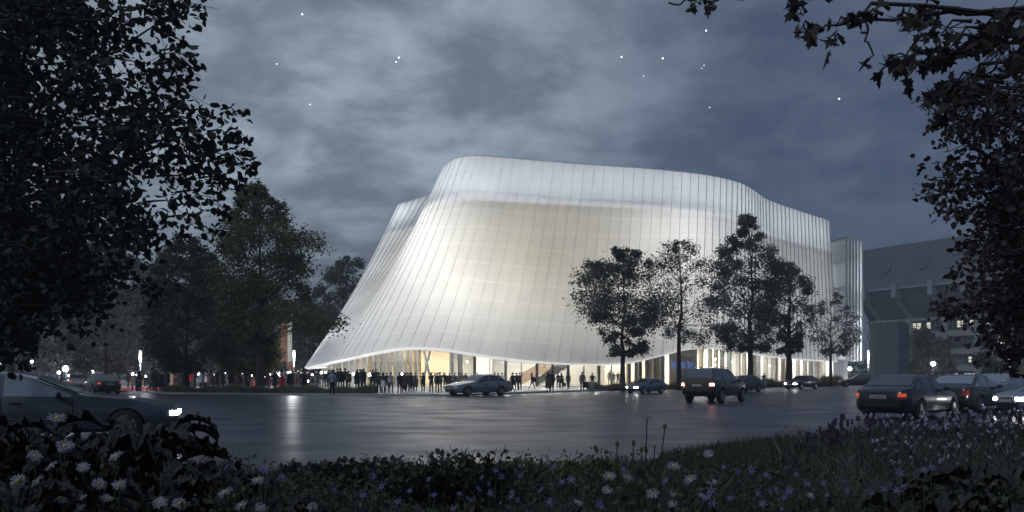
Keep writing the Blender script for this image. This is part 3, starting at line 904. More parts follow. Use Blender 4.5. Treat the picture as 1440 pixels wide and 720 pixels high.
    # lamps follow the corners of the body
    def corner(x0, x1, z0f, z1f, ymin, nm, m):
        for sg in (-1, 1):
            rows = []
            end_x = x0
            zt0, zs0 = 0, 0
            cols = []
            # across the end face, then round the side
            xe = 0 if x0 < L_/2 else L_
            w_end = car_half(S, xe)[3]
            path = [(xe, ymin), (xe, (ymin + w_end*.9)/2), (xe, w_end*.92)]
            for i in range(1, 6):
                x = xe + (x1 - xe)*i/5
                path.append((x, None))
            for x, y in path:
                if x < L_/2: xx = max(x, .05)
                else: xx = min(x, L_ - .05)
                zs = car_half(S, xx)[1]; zb = lerp_tab(S['low'], xx)
                rr = []
                for f in (0, .5, 1):
                    z = z0f + (z1f - z0f)*f
                    if y is None: yy = side_low_y(S, x, z) + .012; xo = x
                    else: yy = y; xo = x + (-.014 if xe == 0 else .014)
                    rr.append((xo - ox, sg*yy, z))
                cols.append(rr)
            g = MB(); g.grid(cols); lo = g.build(nm, m, root, True)
            if nm == 'taillight':
                g = MB(); q = [Vector(c_[0]) for c_ in cols]; q2 = [Vector(c_[1]) for c_ in cols]
                dx = .006 if xe else -.006
                g.grid([[a_ + Vector((dx, sg*.004, -.008)) for a_ in q], [a_ + Vector((dx, sg*.004, -.022)) for a_ in q2]]); g.build('lower_lens', M['lens_red'], lo, True)
    tz = S['belt'][0][1]
    hz0, hz1 = (tz - .06, tz + .075) if S is not SUV else (tz - .02, tz + .12)
    for (c, nm) in ((head, 'headlight'), (tail, 'taillight')):
        m = {'lens': M['lens_clear'] if nm == 'headlight' else M['lens_red'], 'on': M['head_lamp'] if nm == 'headlight' else M['tail_lamp'], 'warm': M['tail_warm']}[c]
        if nm == 'headlight': corner(0, .20 if S is not LONG else .15, hz0 + (.02 if S is not LONG else .06), hz1 + (0 if S is not LONG else .02), S['W']*.45, nm, m)
        else:
            zt_ = S['belt'][-1][1]
            corner(L_, L_ - (.20 if S is not SUV else .12), zt_ + (.0 if S is not SUV else .02), zt_ + (.17 if S is not SUV else .24), S['W']*(.68 if S is not SUV else .70), nm, m)
    # grille, plates, bumper strips, mirrors, handles, seams
    zf = lerp_tab(S['low'], 0)
    g = MB(); gz = (hz0 + hz1)/2
    for k_ in range(5): g.box((-.018 - ox, 0, gz - .055 + k_*.028), (.03, S['W']*.55, .012))
    g.build('grille', M['chrome'], root)
    g = MB(); g.box((-.012 - ox, 0, zf - .02), (.05, S['W']*1.05, .09)); g.build('front_bumper_strip', M['trim'], root)
    zr = lerp_tab(S['low'], L_)
    g = MB(); g.box((L_ + .012 - ox, 0, zr + .02), (.05, S['W']*1.25, .07)); g.build('rear_bumper_strip', M['trim'], root)
    if plate:
        zp = S['belt'][-1][1] + (.03 if S is not SUV else .10)
        g = MB(); g.box((L_ + .022 - ox, 0, zp + .03), (.02, .50, .11))
        p = g.build('number_plate', M['plate'], root)
        if textplate:
            g = MB(); rnd = random.Random(3)
            xq = -.21
            for chw in (.04, .015, .04, .04, .05, .04, .05, .04):
                g.box((L_ + .034 - ox, xq + chw/2, zp + .03), (.004, chw*.7, .065)); xq += chw + .012
            g.build('plate_lettering', M['plate_dark'], p)
        g = MB(); g.box((-.035 - ox, 0, zf + .09), (.02, .46, .10)); g.build('number_plate', M['plate'], root)
    for sg in (-1, 1):
        x = gx[0] + .36; zt, zs, zb, w, ye = car_half(S, x)
        g = MB(); g.ball((x - ox, sg*(w + .10), zs + .08), .10, 10, 6, 0, (.55, 1.0, .72)); g.box((x - ox + .02, sg*(w + .0), zs + .03), (.07, .14, .04))
        g.build('mirror', M['trim'], root, True)
        hx = [S['pillars'][0][0] - .22, S['pillars'][1][0] - .10]
        for h_ in hx:
            z = car_half(S, h_)[1] - .11
            g = MB(); g.box((h_ - ox, sg*(side_low_y(S, h_, z) + .018), z), (.20, .035, .035)); g.build('door_handle', M['trim'], root)
        for sx in (gx[0] + .12, S['pillars'][0][0] + .03, S['pillars'][1][0] + .08):
            rows = [[], []]
            for i in range(9):
                f = i/8
                zt, zs, zb, w, ye = car_half(S, sx)
                z = zb + .08 + (zs - zb - .07)*f
                dx = .10*(1 - f)**3*(-1 if sx < 2 else 0) - (.05*f if sx < 2 else 0)
                for q, e_ in enumerate((-.007, .007)): rows[q].append((sx + dx + e_ - ox, sg*(side_low_y(S, sx, z) + .006), z))
            g = MB(); g.grid(rows); g.build('door_gap', M['trim'], root)
        rows = [[], []]
        for i in range(13):
            x = S['ax'][0] + S['wr'] + .12 + (S['ax'][1] - S['ax'][0] - 2*S['wr'] - .24)*i/12
            z0 = lerp_tab(S['low'], x) + .30
            for q, e_ in enumerate((-.012, .012)): rows[q].append((x - ox, sg*(side_low_y(S, x, z0 + e_) + .008), z0 + e_))
        g = MB(); g.grid(rows); g.build('side_moulding', M['chrome'] if S is LONG else M['trim'], root)
    if roof_bars:
        for sg in (-1, 1):
            g = MB(); g.tube([(x - ox, sg*(car_half(S, x)[4] - .06), car_half(S, x)[0] + (.05 if 0 < i < 5 else -.01)) for i, x in enumerate((2.2, 2.35, 2.9, 3.4, 3.95, 4.1))], .018, 6)
            g.build('roof_rail', M['trim'], root, True)
    return root

def put_car(c, x, yfoot, rz, sc=(1, 1, 1), dz=0.004):
    """middle of the car stands at this column of the photograph, wheels on the road at that row"""
    Y = EYE*F/(yfoot - HZ)
    c.location = (px(x, Y), Y, dz); c.rotation_euler = (0, 0, rz); c.scale = sc
    return c
# nose towards local -x.  rz = 0: nose to the left of the picture
c = make_car(LONG, M['p_slate'], 'long slate-grey saloon seen side-on at the left edge with its headlight on', head='on', glassm='car_glass_sky_pale', group='cars on the near road')
nx, ny, a = px(252, 18.4), 18.4, R(19)
c.location = (nx - 2.8*math.cos(a), ny - 2.8*math.sin(a), .004); c.rotation_euler = (0, 0, R(180) + a); c.scale = (1, 1, 1.0)
c = make_car(SEDAN, M['p_black'], 'dark saloon seen from behind with red taillights, beside the crowd', tail='on', group='cars by the crowd'); put_car(c, 143, 554.0, R(-50))
c = make_car(SEDAN, M['p_silver'], 'pale saloon half hidden behind the long slate-grey saloon', tail='on', group='cars by the crowd'); put_car(c, 108, 549, R(-56))
c = make_car(SEDAN, M['p_silver'], 'dark silver saloon with a chrome grille waiting before the lobby glass', head='lens', group='cars on the road'); put_car(c, 673, 556.5, R(40))
c = make_car(SEDAN, M['p_blue'], 'small pale blue saloon with lit headlights under the first street tree', head='on', group='cars on the road'); put_car(c, 909, 553.0, R(40)); c.scale = (.74, .78, .80)
c = make_car(SUV, M['p_olive'], 'dark olive off-road car driving away with glowing rear lamps', cat='car', tail='warm', glassm='car_glass_sky_mid', roof_bars=True, name='off_road_car', group='cars on the road'); put_car(c, 1006, 565.5, R(233))
c = make_car(SEDAN, M['p_teal'], 'teal saloon partly hidden by the olive off-road car', group='cars on the road'); put_car(c, 1043, 551.5, R(30)); c.scale = (.9, .9, .95)
c = make_car(SEDAN, M['p_black'], 'black saloon with lit headlights before the tall grass at the right', head='on', group='cars on the road'); put_car(c, 1128, 547.5, R(38)); c.scale = (.86, .9, .92)
c = make_car(WAGON, M['p_char'], 'grey estate car parked side-on beside the tall grey slab', group='cars on the road'); put_car(c, 1207, 544.5, R(-14)); c.scale = (.85, 1, 1)
c = make_car(SEDAN, M['p_char'], 'charcoal saloon parked behind the lavender with orange taillights and a number plate', tail='on', textplate=True, group='cars parked at the lavender'); put_car(c, 1279, 587.5, R(222))
c = make_car(SEDAN, M['p_black'], 'second saloon of the parked line, with a bright pale rear window', glassm='car_glass_sky_pale', group='cars parked at the lavender'); put_car(c, 1361, 578.0, R(222))
c = make_car(SEDAN, M['p_silver'], 'silver saloon farthest along the parked line by the lavender', glassm='car_glass_sky_pale', group='cars parked at the lavender'); put_car(c, 1412, 574.5, R(218)); c.scale = (1, 1, 1.03)
c = make_car(SEDAN, M['p_silver'], 'car cut off by the right edge with a glaring headlight', head='on', group='cars on the near road'); put_car(c, 1494, 583.0, R(12))
# ------------------------------------------------------------------ people
M['skin_tone'] = mat('skin_tone', (.42, .27, .20), .6, var=.1, scale=8)
M['hair'] = mat('hair_black', (.015, .013, .012), .6, var=.2, scale=30)
M['shoe'] = mat('shoe_black', (.02, .02, .02), .5, var=.1, scale=20)
CLOTH = {'black': (.016, .017, .02), 'navy': (.022, .028, .045), 'grey': (.12, .125, .13), 'pale grey': (.34, .36, .38), 'pale blue': (.26, .36, .46), 'tan': (.34, .25, .16), 'brown': (.11, .07, .055),
         'white': (.75, .75, .73), 'red': (.62, .05, .04), 'green': (.035, .06, .045), 'denim': (.09, .14, .20), 'pink': (.55, .22, .18), 'beige': (.45, .40, .32), 'slate': (.055, .065, .08)}
for k, v in CLOTH.items(): M['c_' + k] = mat('cloth_' + k.replace(' ', '_'), v, .85, var=.15, scale=6, bump=.1)

def skeleton(pose):
    """joints of a 1.75 m figure that looks along +y"""
    J = {'pelvis': (0, 0, .95), 'waist': (0, .01, 1.10), 'chest': (0, 0, 1.30), 'neckb': (0, -.01, 1.46), 'neck': (0, .005, 1.53), 'head': (0, .02, 1.60), 'crown': (0, .01, 1.71),
         'nose': (0, .105, 1.60)}
    for s, n in ((-1, 'l'), (1, 'r')):
        J.update({'sh' + n: (s*.165, -.01, 1.41), 'el' + n: (s*.235, -.03, 1.14), 'wr' + n: (s*.235, .05, .90), 'ha' + n: (s*.235, .075, .82),
                  'hip' + n: (s*.09, 0, .88), 'kn' + n: (s*.105, .015, .49), 'an' + n: (s*.11, -.02, .085), 'toe' + n: (s*.125, .13, .04)})
    if pose == 'walk':
        J.update({'knr': (.10, .17, .50), 'anr': (.10, .25, .10), 'toer': (.11, .40, .06), 'knl': (-.10, -.07, .50), 'anl': (-.10, -.33, .16), 'toel': (-.11, -.23, .05),
                  'elr': (.22, -.13, 1.16), 'wrr': (.21, -.10, .93), 'har': (.21, -.07, .85), 'ell': (-.22, .06, 1.15), 'wrl': (-.20, .22, .98), 'hal': (-.20, .28, .92)})
    if pose == 'photo':
        for s, n in ((-1, 'l'), (1, 'r')):
            J.update({'el' + n: (s*.25, .18, 1.30), 'wr' + n: (s*.10, .27, 1.52), 'ha' + n: (s*.06, .27, 1.60)})
    if pose == 'raise':
        J.update({'elr': (.30, .10, 1.52), 'wrr': (.20, .18, 1.74), 'har': (.16, .20, 1.82), 'ell': (-.24, .14, 1.22), 'wrl': (-.12, .28, 1.38), 'hal': (-.09, .29, 1.45)})
    if pose == 'hip':
        J.update({'elr': (.34, -.08, 1.20), 'wrr': (.20, .04, 1.02), 'har': (.15, .07, .98), 'ell': (-.24, .06, 1.16), 'wrl': (-.16, .22, 1.08), 'hal': (-.12, .27, 1.06), 'anl': (-.15, -.02, .085), 'toel': (-.18, .12, .04)})
    if pose == 'brow':      # one hand up at the head
        J.update({'elr': (.36, .02, 1.58), 'wrr': (.20, .06, 1.72), 'har': (.13, .08, 1.74), 'ell': (-.24, .12, 1.18), 'wrl': (-.14, .26, 1.30), 'hal': (-.10, .28, 1.36)})
    return J
RAD = {'pelvis': (.155, .115), 'waist': (.135, .10), 'chest': (.155, .115), 'neckb': (.075, .07), 'neck': (.052, .052), 'head': (.076, .088), 'crown': (.062, .07), 'nose': (.014, .014),
       'sh': (.066, .066), 'el': (.044, .044), 'wr': (.031, .031), 'ha': (.036, .022), 'hip': (.095, .10), 'kn': (.062, .064), 'an': (.043, .045), 'toe': (.040, .030)}
BON = [('pelvis', 'waist'), ('waist', 'chest'), ('chest', 'neckb'), ('neckb', 'neck'), ('neck', 'head'), ('head', 'crown'), ('head', 'nose')]
for n in 'lr':
    BON += [('chest', 'sh' + n), ('sh' + n, 'el' + n), ('el' + n, 'wr' + n), ('wr' + n, 'ha' + n), ('pelvis', 'hip' + n), ('hip' + n, 'kn' + n), ('kn' + n, 'an' + n), ('an' + n, 'toe' + n)]
def person_mesh(pose, woman=False):
    J = skeleton(pose)
    J = {k: Vector(v) for k, v in J.items()}
    names = list(J); verts = [J[k] for k in names]; rad = []
    for k in names:
        r = RAD.get(k) or RAD[k[:-1]]
        if woman and k in ('chest', 'waist', 'shl', 'shr'): r = (r[0]*.86, r[1]*.9)
        rad.append(r)
    edges = [(names.index(a), names.index(b)) for a, b in BON]
    # five fingers of each hand, rooted in the palm
    for s, n in ((-1, 'l'), (1, 'r')):
        hi = names.index('ha' + n); h = J['ha' + n]; w = J['wr' + n]
        d = (h - w).normalized(); side = Vector((0, 1, 0)) if abs(d.z) > .6 else Vector((0, 0, 1))
        side = (side - d*side.dot(d)).normalized(); curl = d.cross(side)*s
        for q, ln in enumerate((.070, .082, .078, .062)):
            b0 = h + d*.012 + side*(.027 - q*.018)
            i0 = len(verts); verts += [b0 + d*ln*.55, b0 + d*ln*.9 + curl*.02]; rad += [(.010, .010), (.008, .008)]
            edges += [(hi, i0), (i0, i0 + 1)]
        i0 = len(verts); b0 = h - d*.035 + side*.035
        verts += [b0, b0 + side*.03 + d*.03]; rad += [(.011, .011), (.009, .009)]
        edges += [(names.index('wr' + n), i0), (i0, i0 + 1)]
    me = bpy.data.meshes.new('tmp'); me.from_pydata(verts, edges, [])
    o = bpy.data.objects.new('tmp', me); COL.objects.link(o)
    md = o.modifiers.new('s', 'SKIN'); md.use_smooth_shade = True
    lay = me.skin_vertices[0].data if me.skin_vertices else None
    if lay is None:
        bpy.context.view_layer.objects.active = o
        lay = me.skin_vertices.new().data if hasattr(me.skin_vertices, 'new') else None
    for i, r in enumerate(rad):
        lay[i].radius = r; lay[i].use_root = (i == 0)
    o.modifiers.new('u', 'SUBSURF').levels = 1
    bpy.context.view_layer.update()
    out = apply_mods(o)
    bpy.data.objects.remove(o)
    out.materials.clear()
    for k in ('skin_tone', 'c_black', 'c_navy', 'shoe'): out.materials.append(M[k])
    sh = {n: J['sh' + n] for n in 'lr'}
    for p in out.polygons:
        c = p.center
        mi = 1
        if c.z > 1.475 and abs(c.x) < .115 and (Vector((c.x, c.y, 0)).length < .14): mi = 0
        dh = min((c - J['ha' + n]).length for n in 'lr')
        if dh < .115: mi = 0
        elif c.z < .93 and abs(c.x) < .215 and min((c - J['wr' + n]).length for n in 'lr') > .10: mi = 2
        if c.z < .10: mi = 3
        p.material_index = mi; p.use_smooth = True
    out.name = 'person'
    return out
POSES = {}
for pz_ in ('stand', 'walk', 'photo', 'raise', 'hip', 'brow'):
    POSES[pz_] = person_mesh(pz_); 
POSES['woman'] = person_mesh('stand', True)
POSES['woman_photo'] = person_mesh('photo', True)
def hair_mesh(long=False):
    m = MB()
    rows = []
    for i in range(6):
        a = R(-12 + 102*i/5); rr = math.cos(a)
        rows.append([(.092*rr*math.cos(2*math.pi*k/12), .005 + .104*rr*math.sin(2*math.pi*k/12) - (.012 if i < 3 else 0), 1.645 + .098*math.sin(a) - (.03*max(0, -math.sin(2*math.pi*k/12)) if i == 0 else 0)) for k in range(12)])
    m.grid(rows, closed=True)
    if long:
        m.grid([[(.09*math.cos(R(a)), -.02 + .10*math.sin(R(a)), z) for a in range(180, 361, 20)] for z in (1.68, 1.58, 1.46, 1.38)])
    return m.mesh('hair', M['hair'], True)
HAIR = {False: hair_mesh(), True: hair_mesh(True)}
def cone_cloth(name, z1, z0, r1, r0, sy=.72):
    m = MB(); rows = []
    for i in range(6):
        f = i/5; z = z1 + (z0 - z1)*f; r = r1 + (r0 - r1)*f**.8
        rows.append([(r*(1 + .05*math.sin(5*2*math.pi*k/20)*f)*math.cos(2*math.pi*k/20), sy*r*(1 + .05*math.sin(5*2*math.pi*k/20)*f)*math.sin(2*math.pi*k/20), z) for k in range(20)])
    m.grid(rows, closed=True)
    return m.mesh(name, M['c_black'], True)
GARM = {'coat': cone_cloth('coat', 1.12, .62, .185, .235), 'long_coat': cone_cloth('coat', 1.12, .40, .185, .27), 'skirt': cone_cloth('skirt', 1.08, .56, .155, .22), 'gown': cone_cloth('gown', 1.10, .02, .15, .27, .9), 'jacket': cone_cloth('jacket', 1.16, .80, .18, .20)}
def recolour(o, slots):
    for i, m in slots.items():
        o.material_slots[i].link = 'OBJECT'; o.material_slots[i].material = M[m]
NPEOPLE = 0
def person(x, yf, h, pose='stand', top='black', legs='navy', rz=0.0, garm=None, gcol=None, long=False, label='', group='people on the forecourt', lob=False, Y=None, zg=.124):
    """x: column; yf: row of the feet; h: height in pixels (1440 wide)"""
    global NPEOPLE
    if Y is None: Y = (EYE - zg)*F/(yf - HZ)
    H = h/F*Y if h else random.uniform(1.56, 1.86)
    H = min(max(H, 1.45), 1.92)
    o = bpy.data.objects.new('person', POSES[pose]); COL.objects.link(o)
    o.location = (px(x, Y), Y, zg); o.rotation_euler = (0, 0, R(rz)); s = H/1.75; o.scale = (s*1.08, s*1.08, s)
    recolour(o, {1: 'c_' + top, 2: 'c_' + legs})
    tag(o, label, 'person', group)
    hr = bpy.data.objects.new('hair', HAIR[long]); COL.objects.link(hr); hr.parent = o
    if garm:
        g_ = bpy.data.objects.new(GARM[garm].name.split('.')[0], GARM[garm]); COL.objects.link(g_); g_.parent = o
        recolour(g_, {0: 'c_' + (gcol or top)})
    NPEOPLE += 1
    return o
def bag(x, yf, Y, zc, label, sz=(.34, .14, .28), c='black'):
    b = MB(); b.box((0, 0, 0), sz); b.box((0, 0, .1), (sz[0]*.9, sz[1]*.8, sz[2]*.6 + .02))
    t = thing('handbag', label, 'bag', (px(x, Y), Y, zc), 0, 'bags carried on the forecourt')
    o = b.build('body', M['c_' + c], t)
    b = MB(); b.tube([(-.09, 0, sz[2]/2), (-.07, 0, sz[2]/2 + .14), (.07, 0, sz[2]/2 + .14), (.09, 0, sz[2]/2)], .012, 5); b.build('handle', M['c_' + c], t)

# people who can be told apart on the forecourt
FP = [
 (467, 556, 36, 'woman', 'pale blue', 'black', 0, None, None, False, 'person in a pale blue jacket standing alone at the kerb before the low hedge'),
 (533, 553, 29, 'stand', 'slate', 'black', 20, None, None, False, 'person in dark slate clothes at the left end of the entrance group'),
 (539, 554, 29, 'woman', 'brown', 'black', -25, 'skirt', 'white', True, 'woman in a short white skirt and dark tights near the hedge end'),
 (550, 554, 31, 'stand', 'pale grey', 'denim', 0, None, None, False, 'person in a pale grey shirt and jeans with a shoulder strap'),
 (544, 551, 27, 'stand', 'navy', 'black', 10, None, None, False, 'person in navy between the white skirt and the pale grey shirt'),
 (562, 554, 29, 'hip', 'navy', 'navy', -15, 'jacket', 'navy', False, 'person in a navy jacket with one elbow out, in the entrance group'),
 (568, 551, 27, 'woman', 'brown', 'black', 15, 'coat', 'brown', True, 'person in a brown coat behind the navy jacket'),
 (573, 550, 25, 'stand', 'slate', 'black', 0, None, None, False, 'slim person in dark slate near the entrance doors'),
 (577, 549.5, 24, 'stand', 'black', 'black', -10, 'jacket', 'black', False, 'person in black, close behind the slim slate figure'),
 (570, 548.5, 23, 'stand', 'grey', 'black', 0, None, None, False, 'grey-topped person at the back of the entrance group'),
 (566, 548.0, 22, 'photo', 'black', 'black', 0, None, None, False, 'person holding a lit camera up in front of the entrance doors'),
 (574, 548.0, 22, 'woman', 'tan', 'black', 0, None, None, True, 'person in tan at the back of the entrance group'),
 (584, 550, 25, 'woman', 'grey', 'slate', 0, 'long_coat', 'slate', False, 'person in a long slate coat at the right end of the entrance group'),
 (579, 548.5, 23, 'stand', 'navy', 'black', 0, 'coat', 'black', False, 'dark-coated person half behind the long slate coat'),
 (595, 551, 24, 'photo', 'green', 'black', 35, 'jacket', 'green', False, 'person in dark green lifting a phone, beside the crossed column'),
 (606.5, 553, 29, 'brow', 'slate', 'slate', -5, None, None, False, 'slim person in slate with a raised elbow before the crossed column'),
 (615, 553, 29, 'stand', 'navy', 'slate', 20, 'jacket', 'navy', False, 'person in navy on the left of a close pair beside the silver saloon'),
 (618.5, 553, 30, 'raise', 'slate', 'slate', -10, 'jacket', 'slate', False, 'person with a raised arm on the right of a close pair beside the silver saloon'),
 (626, 548, 22, 'stand', 'black', 'black', 0, None, None, False, 'small black-clothed person behind the nose of the silver saloon'),
 (632, 549, 24, 'stand', 'slate', 'black', 0, 'coat', 'slate', False, 'person in a slate coat behind the bonnet of the silver saloon'),
 (639.5, 549, 23, 'stand', 'grey', 'grey', 0, None, None, False, 'person in pale grey behind the windscreen of the silver saloon'),
 (645.5, 548, 22, 'woman', 'tan', 'brown', 0, None, None, False, 'left of two tan-clothed people behind the silver saloon'),
 (649.5, 548, 22, 'stand', 'tan', 'black', 10, None, None, False, 'right of two tan-clothed people behind the silver saloon'),
 (655, 547, 20, 'stand', 'grey', 'black', 0, None, None, False, 'grey-topped person seen over the roof of the silver saloon'),
 (671.5, 548, 22, 'stand', 'black', 'black', 0, None, None, False, 'person whose dark head shows above the roof middle of the silver saloon'),
 (695.5, 548, 22, 'stand', 'pale grey', 'black', 0, None, None, False, 'pale-topped person behind the rear window of the silver saloon'),
 (700.5, 548, 23, 'stand', 'black', 'black', 0, None, None, False, 'black-suited person behind the boot of the silver saloon'),
 (706, 548, 21, 'woman', 'white', 'black', 0, None, None, False, 'person in white behind the boot of the silver saloon'),
 (721, 551.5, 28, 'walk', 'navy', 'slate', 40, 'coat', 'navy', False, 'person in a navy coat stepping beside the silver saloon boot'),
 (726.5, 549.5, 25, 'stand', 'slate', 'slate', 10, None, None, False, 'slim person in slate at the middle of a trio looking at the hall'),
 (731, 549.5, 26, 'raise', 'slate', 'black', -20, None, None, False, 'person with one arm raised at the right of a trio looking at the hall'),
 (748, 548, 22, 'walk', 'denim', 'denim', -75, None, None, True, 'person in blue denim striding past the foot of the staircase'),
 (771, 552, 27, 'walk', 'brown', 'brown', 0, 'long_coat', 'brown', True, 'woman in a long brown coat walking beside a man in a dark suit'),
 (776, 551.5, 30, 'walk', 'navy', 'navy', 0, 'jacket', 'navy', False, 'tall man in a dark navy suit walking beside a brown coat'),
 (785, 546.5, 21, 'stand', 'slate', 'black', 0, None, None, False, 'left of two small figures standing together before the stair'),
 (789.5, 546.5, 20, 'woman', 'black', 'black', 0, 'coat', 'black', True, 'small woman in a black coat with a handbag before the stair'),
 (799, 547.5, 22, 'walk', 'slate', 'slate', 10, 'jacket', 'slate', False, 'person in slate walking alone to the right of the stair'),
 (819, 550.5, 28, 'stand', 'grey', 'black', 0, 'jacket', 'grey', False, 'person in a grey jacket and black trousers carrying a bag by the tall grass'),
 (833, 548.5, 24, 'hip', 'black', 'beige', -10, None, None, False, 'person in a black top and beige trousers by the tall grass'),
 (1074, 545.3, 21, 'walk', 'slate', 'slate', 0, None, None, False, 'lone person in dark clothes walking between the street trees'),
]
for x, yf, h, pose, top, legs, rz, ga, gc, lg, lab in FP:
    person(x, yf, h, pose, top, legs, rz, ga, gc, lg, lab, Y=None)
Yb = (EYE - .124)*F/(550.5 - HZ)
bag(823.0, 545, Yb - .1, .62, 'black bag carried by the person in a grey jacket', (.42, .2, .42))
bag(793, 545, (EYE - .124)*F/(546.5 - HZ) - .1, .48, 'black handbag held by the small woman in a black coat', (.34, .15, .3))
bag(751.5, 540, (EYE - .124)*F/(548 - HZ) - .25, .95, 'dark shoulder bag of the striding person in denim', (.28, .12, .34))
# inside the lobby
for x, Y, z, top, lab, pose in ((765.5, 91.2, 2.15, 'white', 'person in white climbing the staircase in the lobby', 'walk'), (857.5, 91, .16, 'grey', 'person in grey standing behind the glass between trunk and stair', 'stand'), (863, 91.5, .16, 'slate', 'person in slate behind the glass close to the first trunk', 'stand'),
                          (869, 91, .16, 'black', 'broad person in black behind the glass by the first trunk', 'hip'), (873, 92, .16, 'slate', 'person behind the glass just right of the first trunk', 'stand')):
    person(x, 0, 0, pose, top, 'grey', 0, None, None, False, lab, 'people inside the lobby', Y=Y, zg=z)
# the crowd on the red carpet: every person is its own object
random.seed(11)
COLS = ['black']*8 + ['navy']*5 + ['slate']*4 + ['grey']*2 + ['brown']
special = {189: ('tan', 'long_coat', 'beige coat'), 214: ('pale grey', None, 'pale grey shirt'), 206: ('white', None, 'white top'), 243: ('tan', 'long_coat', 'tan coat'), 268: ('red', 'coat', 'red coat'), 282: ('pale blue', 'coat', 'pale blue coat'),
           291: ('pale blue', 'skirt', 'white skirt'), 357: ('pink', 'gown', 'pink gown'), 377: ('beige', 'long_coat', 'beige long coat'), 397: ('red', 'gown', 'red gown and pale top'), 437: ('red', 'gown', 'striped red and white gown'), 440: ('white', 'gown', 'white gown'), 235: ('navy', 'coat', 'navy coat')}
done = set()
spots = []
for r, (Y0, n, x0, x1) in enumerate(((61.5, 15, 186, 237), (68.5, 40, 240, 527), (74.0, 50, 184, 530), (80.0, 42, 190, 450))):
    for i in range(n):
        x = x0 + (x1 - x0)*(i + random.uniform(.1, .9))/n
        if r == 3 and 448 < x: continue
        spots.append((x, Y0 + random.uniform(-2.2, 2.2), r))
WHERE = lambda x: 'left of the first lamp post' if x < 196 else 'between the first lamp post and the low hedge' if x < 235 else 'left of the broad trunk' if x < 360 else 'between the broad trunk and the second lamp post' if x < 414 else 'under the pointed tip of the hall' if x < 462 else 'before the white columns behind the hedge'
ROW = ('in the front row', 'in the second row', 'in the middle of the crowd', 'at the back of the crowd')
for x, Y, r in spots:
    key = None
    if math.sin(x*.21 + r*2)*math.sin(x*.057 + r) > .55: continue
    x += random.gauss(0, 2.2)
    for k in special:
        if k not in done and abs(k - x) < 5 and r in (0, 1, 2): key = k; break
    pose = random.choice(('stand', 'stand', 'stand', 'woman', 'woman', 'hip', 'photo', 'walk', 'raise'))
    face = random.uniform(-70, 70)
    if key:
        done.add(key); top, ga, desc = special[key]
        person(key, 0, 0, 'woman' if ga in ('gown', 'skirt') else 'stand', 'white' if desc.startswith(('red gown', 'striped')) else top, 'black', random.uniform(-40, 40), ga, 'white' if desc == 'white skirt' else top, ga in ('gown', 'skirt'),
               ' '.join(('person in a ' + desc + ' ' + WHERE(key)).split()[:16]), 'crowd at the red carpet', Y=Y)
    else:
        c_ = random.choice(COLS)
        ga = random.choice((None, None, 'jacket', 'coat', 'long_coat'))
        w_ = {'coat': 'coat', 'long_coat': 'long coat', 'jacket': 'jacket', None: 'clothes'}[ga]
        lab = 'person in ' + ('a ' if ga else '') + c_ + ' ' + w_ + ' ' + ROW[r].replace('in the front row', 'in front') + ' ' + WHERE(x)
        lab = ' '.join(lab.replace('standing ', '').split()[:16])
        person(x, 0, 0, pose, c_, random.choice(('black', 'navy', 'slate')), face, ga, c_, pose.startswith('woman'), lab, 'crowd at the red carpet', Y=Y)
# lit cameras and phones held up in the crowd
FL = [(186.5, 526, 61, .05), (193, 527, 61.3, .05), (205, 529, 70, .05), (279, 525.5, 78, .07), (285, 526.5, 78, .06), (301, 527, 76, .05), (304.5, 524.5, 76, .07), (308, 529, 76, .05), (342, 525, 80, .05), (345, 528, 80, .05), (355, 528, 79, .06), (358, 527, 79, .06),
      (371.5, 531, 70, .06), (379.5, 527, 78, .05), (392.5, 526, 77, .06), (394, 530, 76, .05), (422, 524.5, 81, .07), (431, 526.5, 80, .05), (433, 536, 72, .05), (452, 524, 82, .07), (458, 523.5, 82, .05), (497, 526, 80, .06), (520, 527, 74, .09), (565.5, 526, 67.5, .05), (439, 527, 79, .05)]
for x, y, Y, r in FL:
    t = thing('camera', 'camera with a lit white flash ' + ('held up among the crowd ' if x < 530 else 'held up before the entrance ') + WHERE(x) if x < 530 else 'camera with a lit flash held up before the entrance doors', 'camera', P(x, y, Y), 0, 'lit cameras in the crowd')
    t['label'] = ' '.join(t['label'].split()[:16])
    b = MB(); b.box((0, .06, 0), (.15, .06, .10)); b.build('body', M['trim'], t)
    b = MB(); b.ball((0, 0, .0), r*1.7, 8, 6); b.build('flash', M['flash'], t)
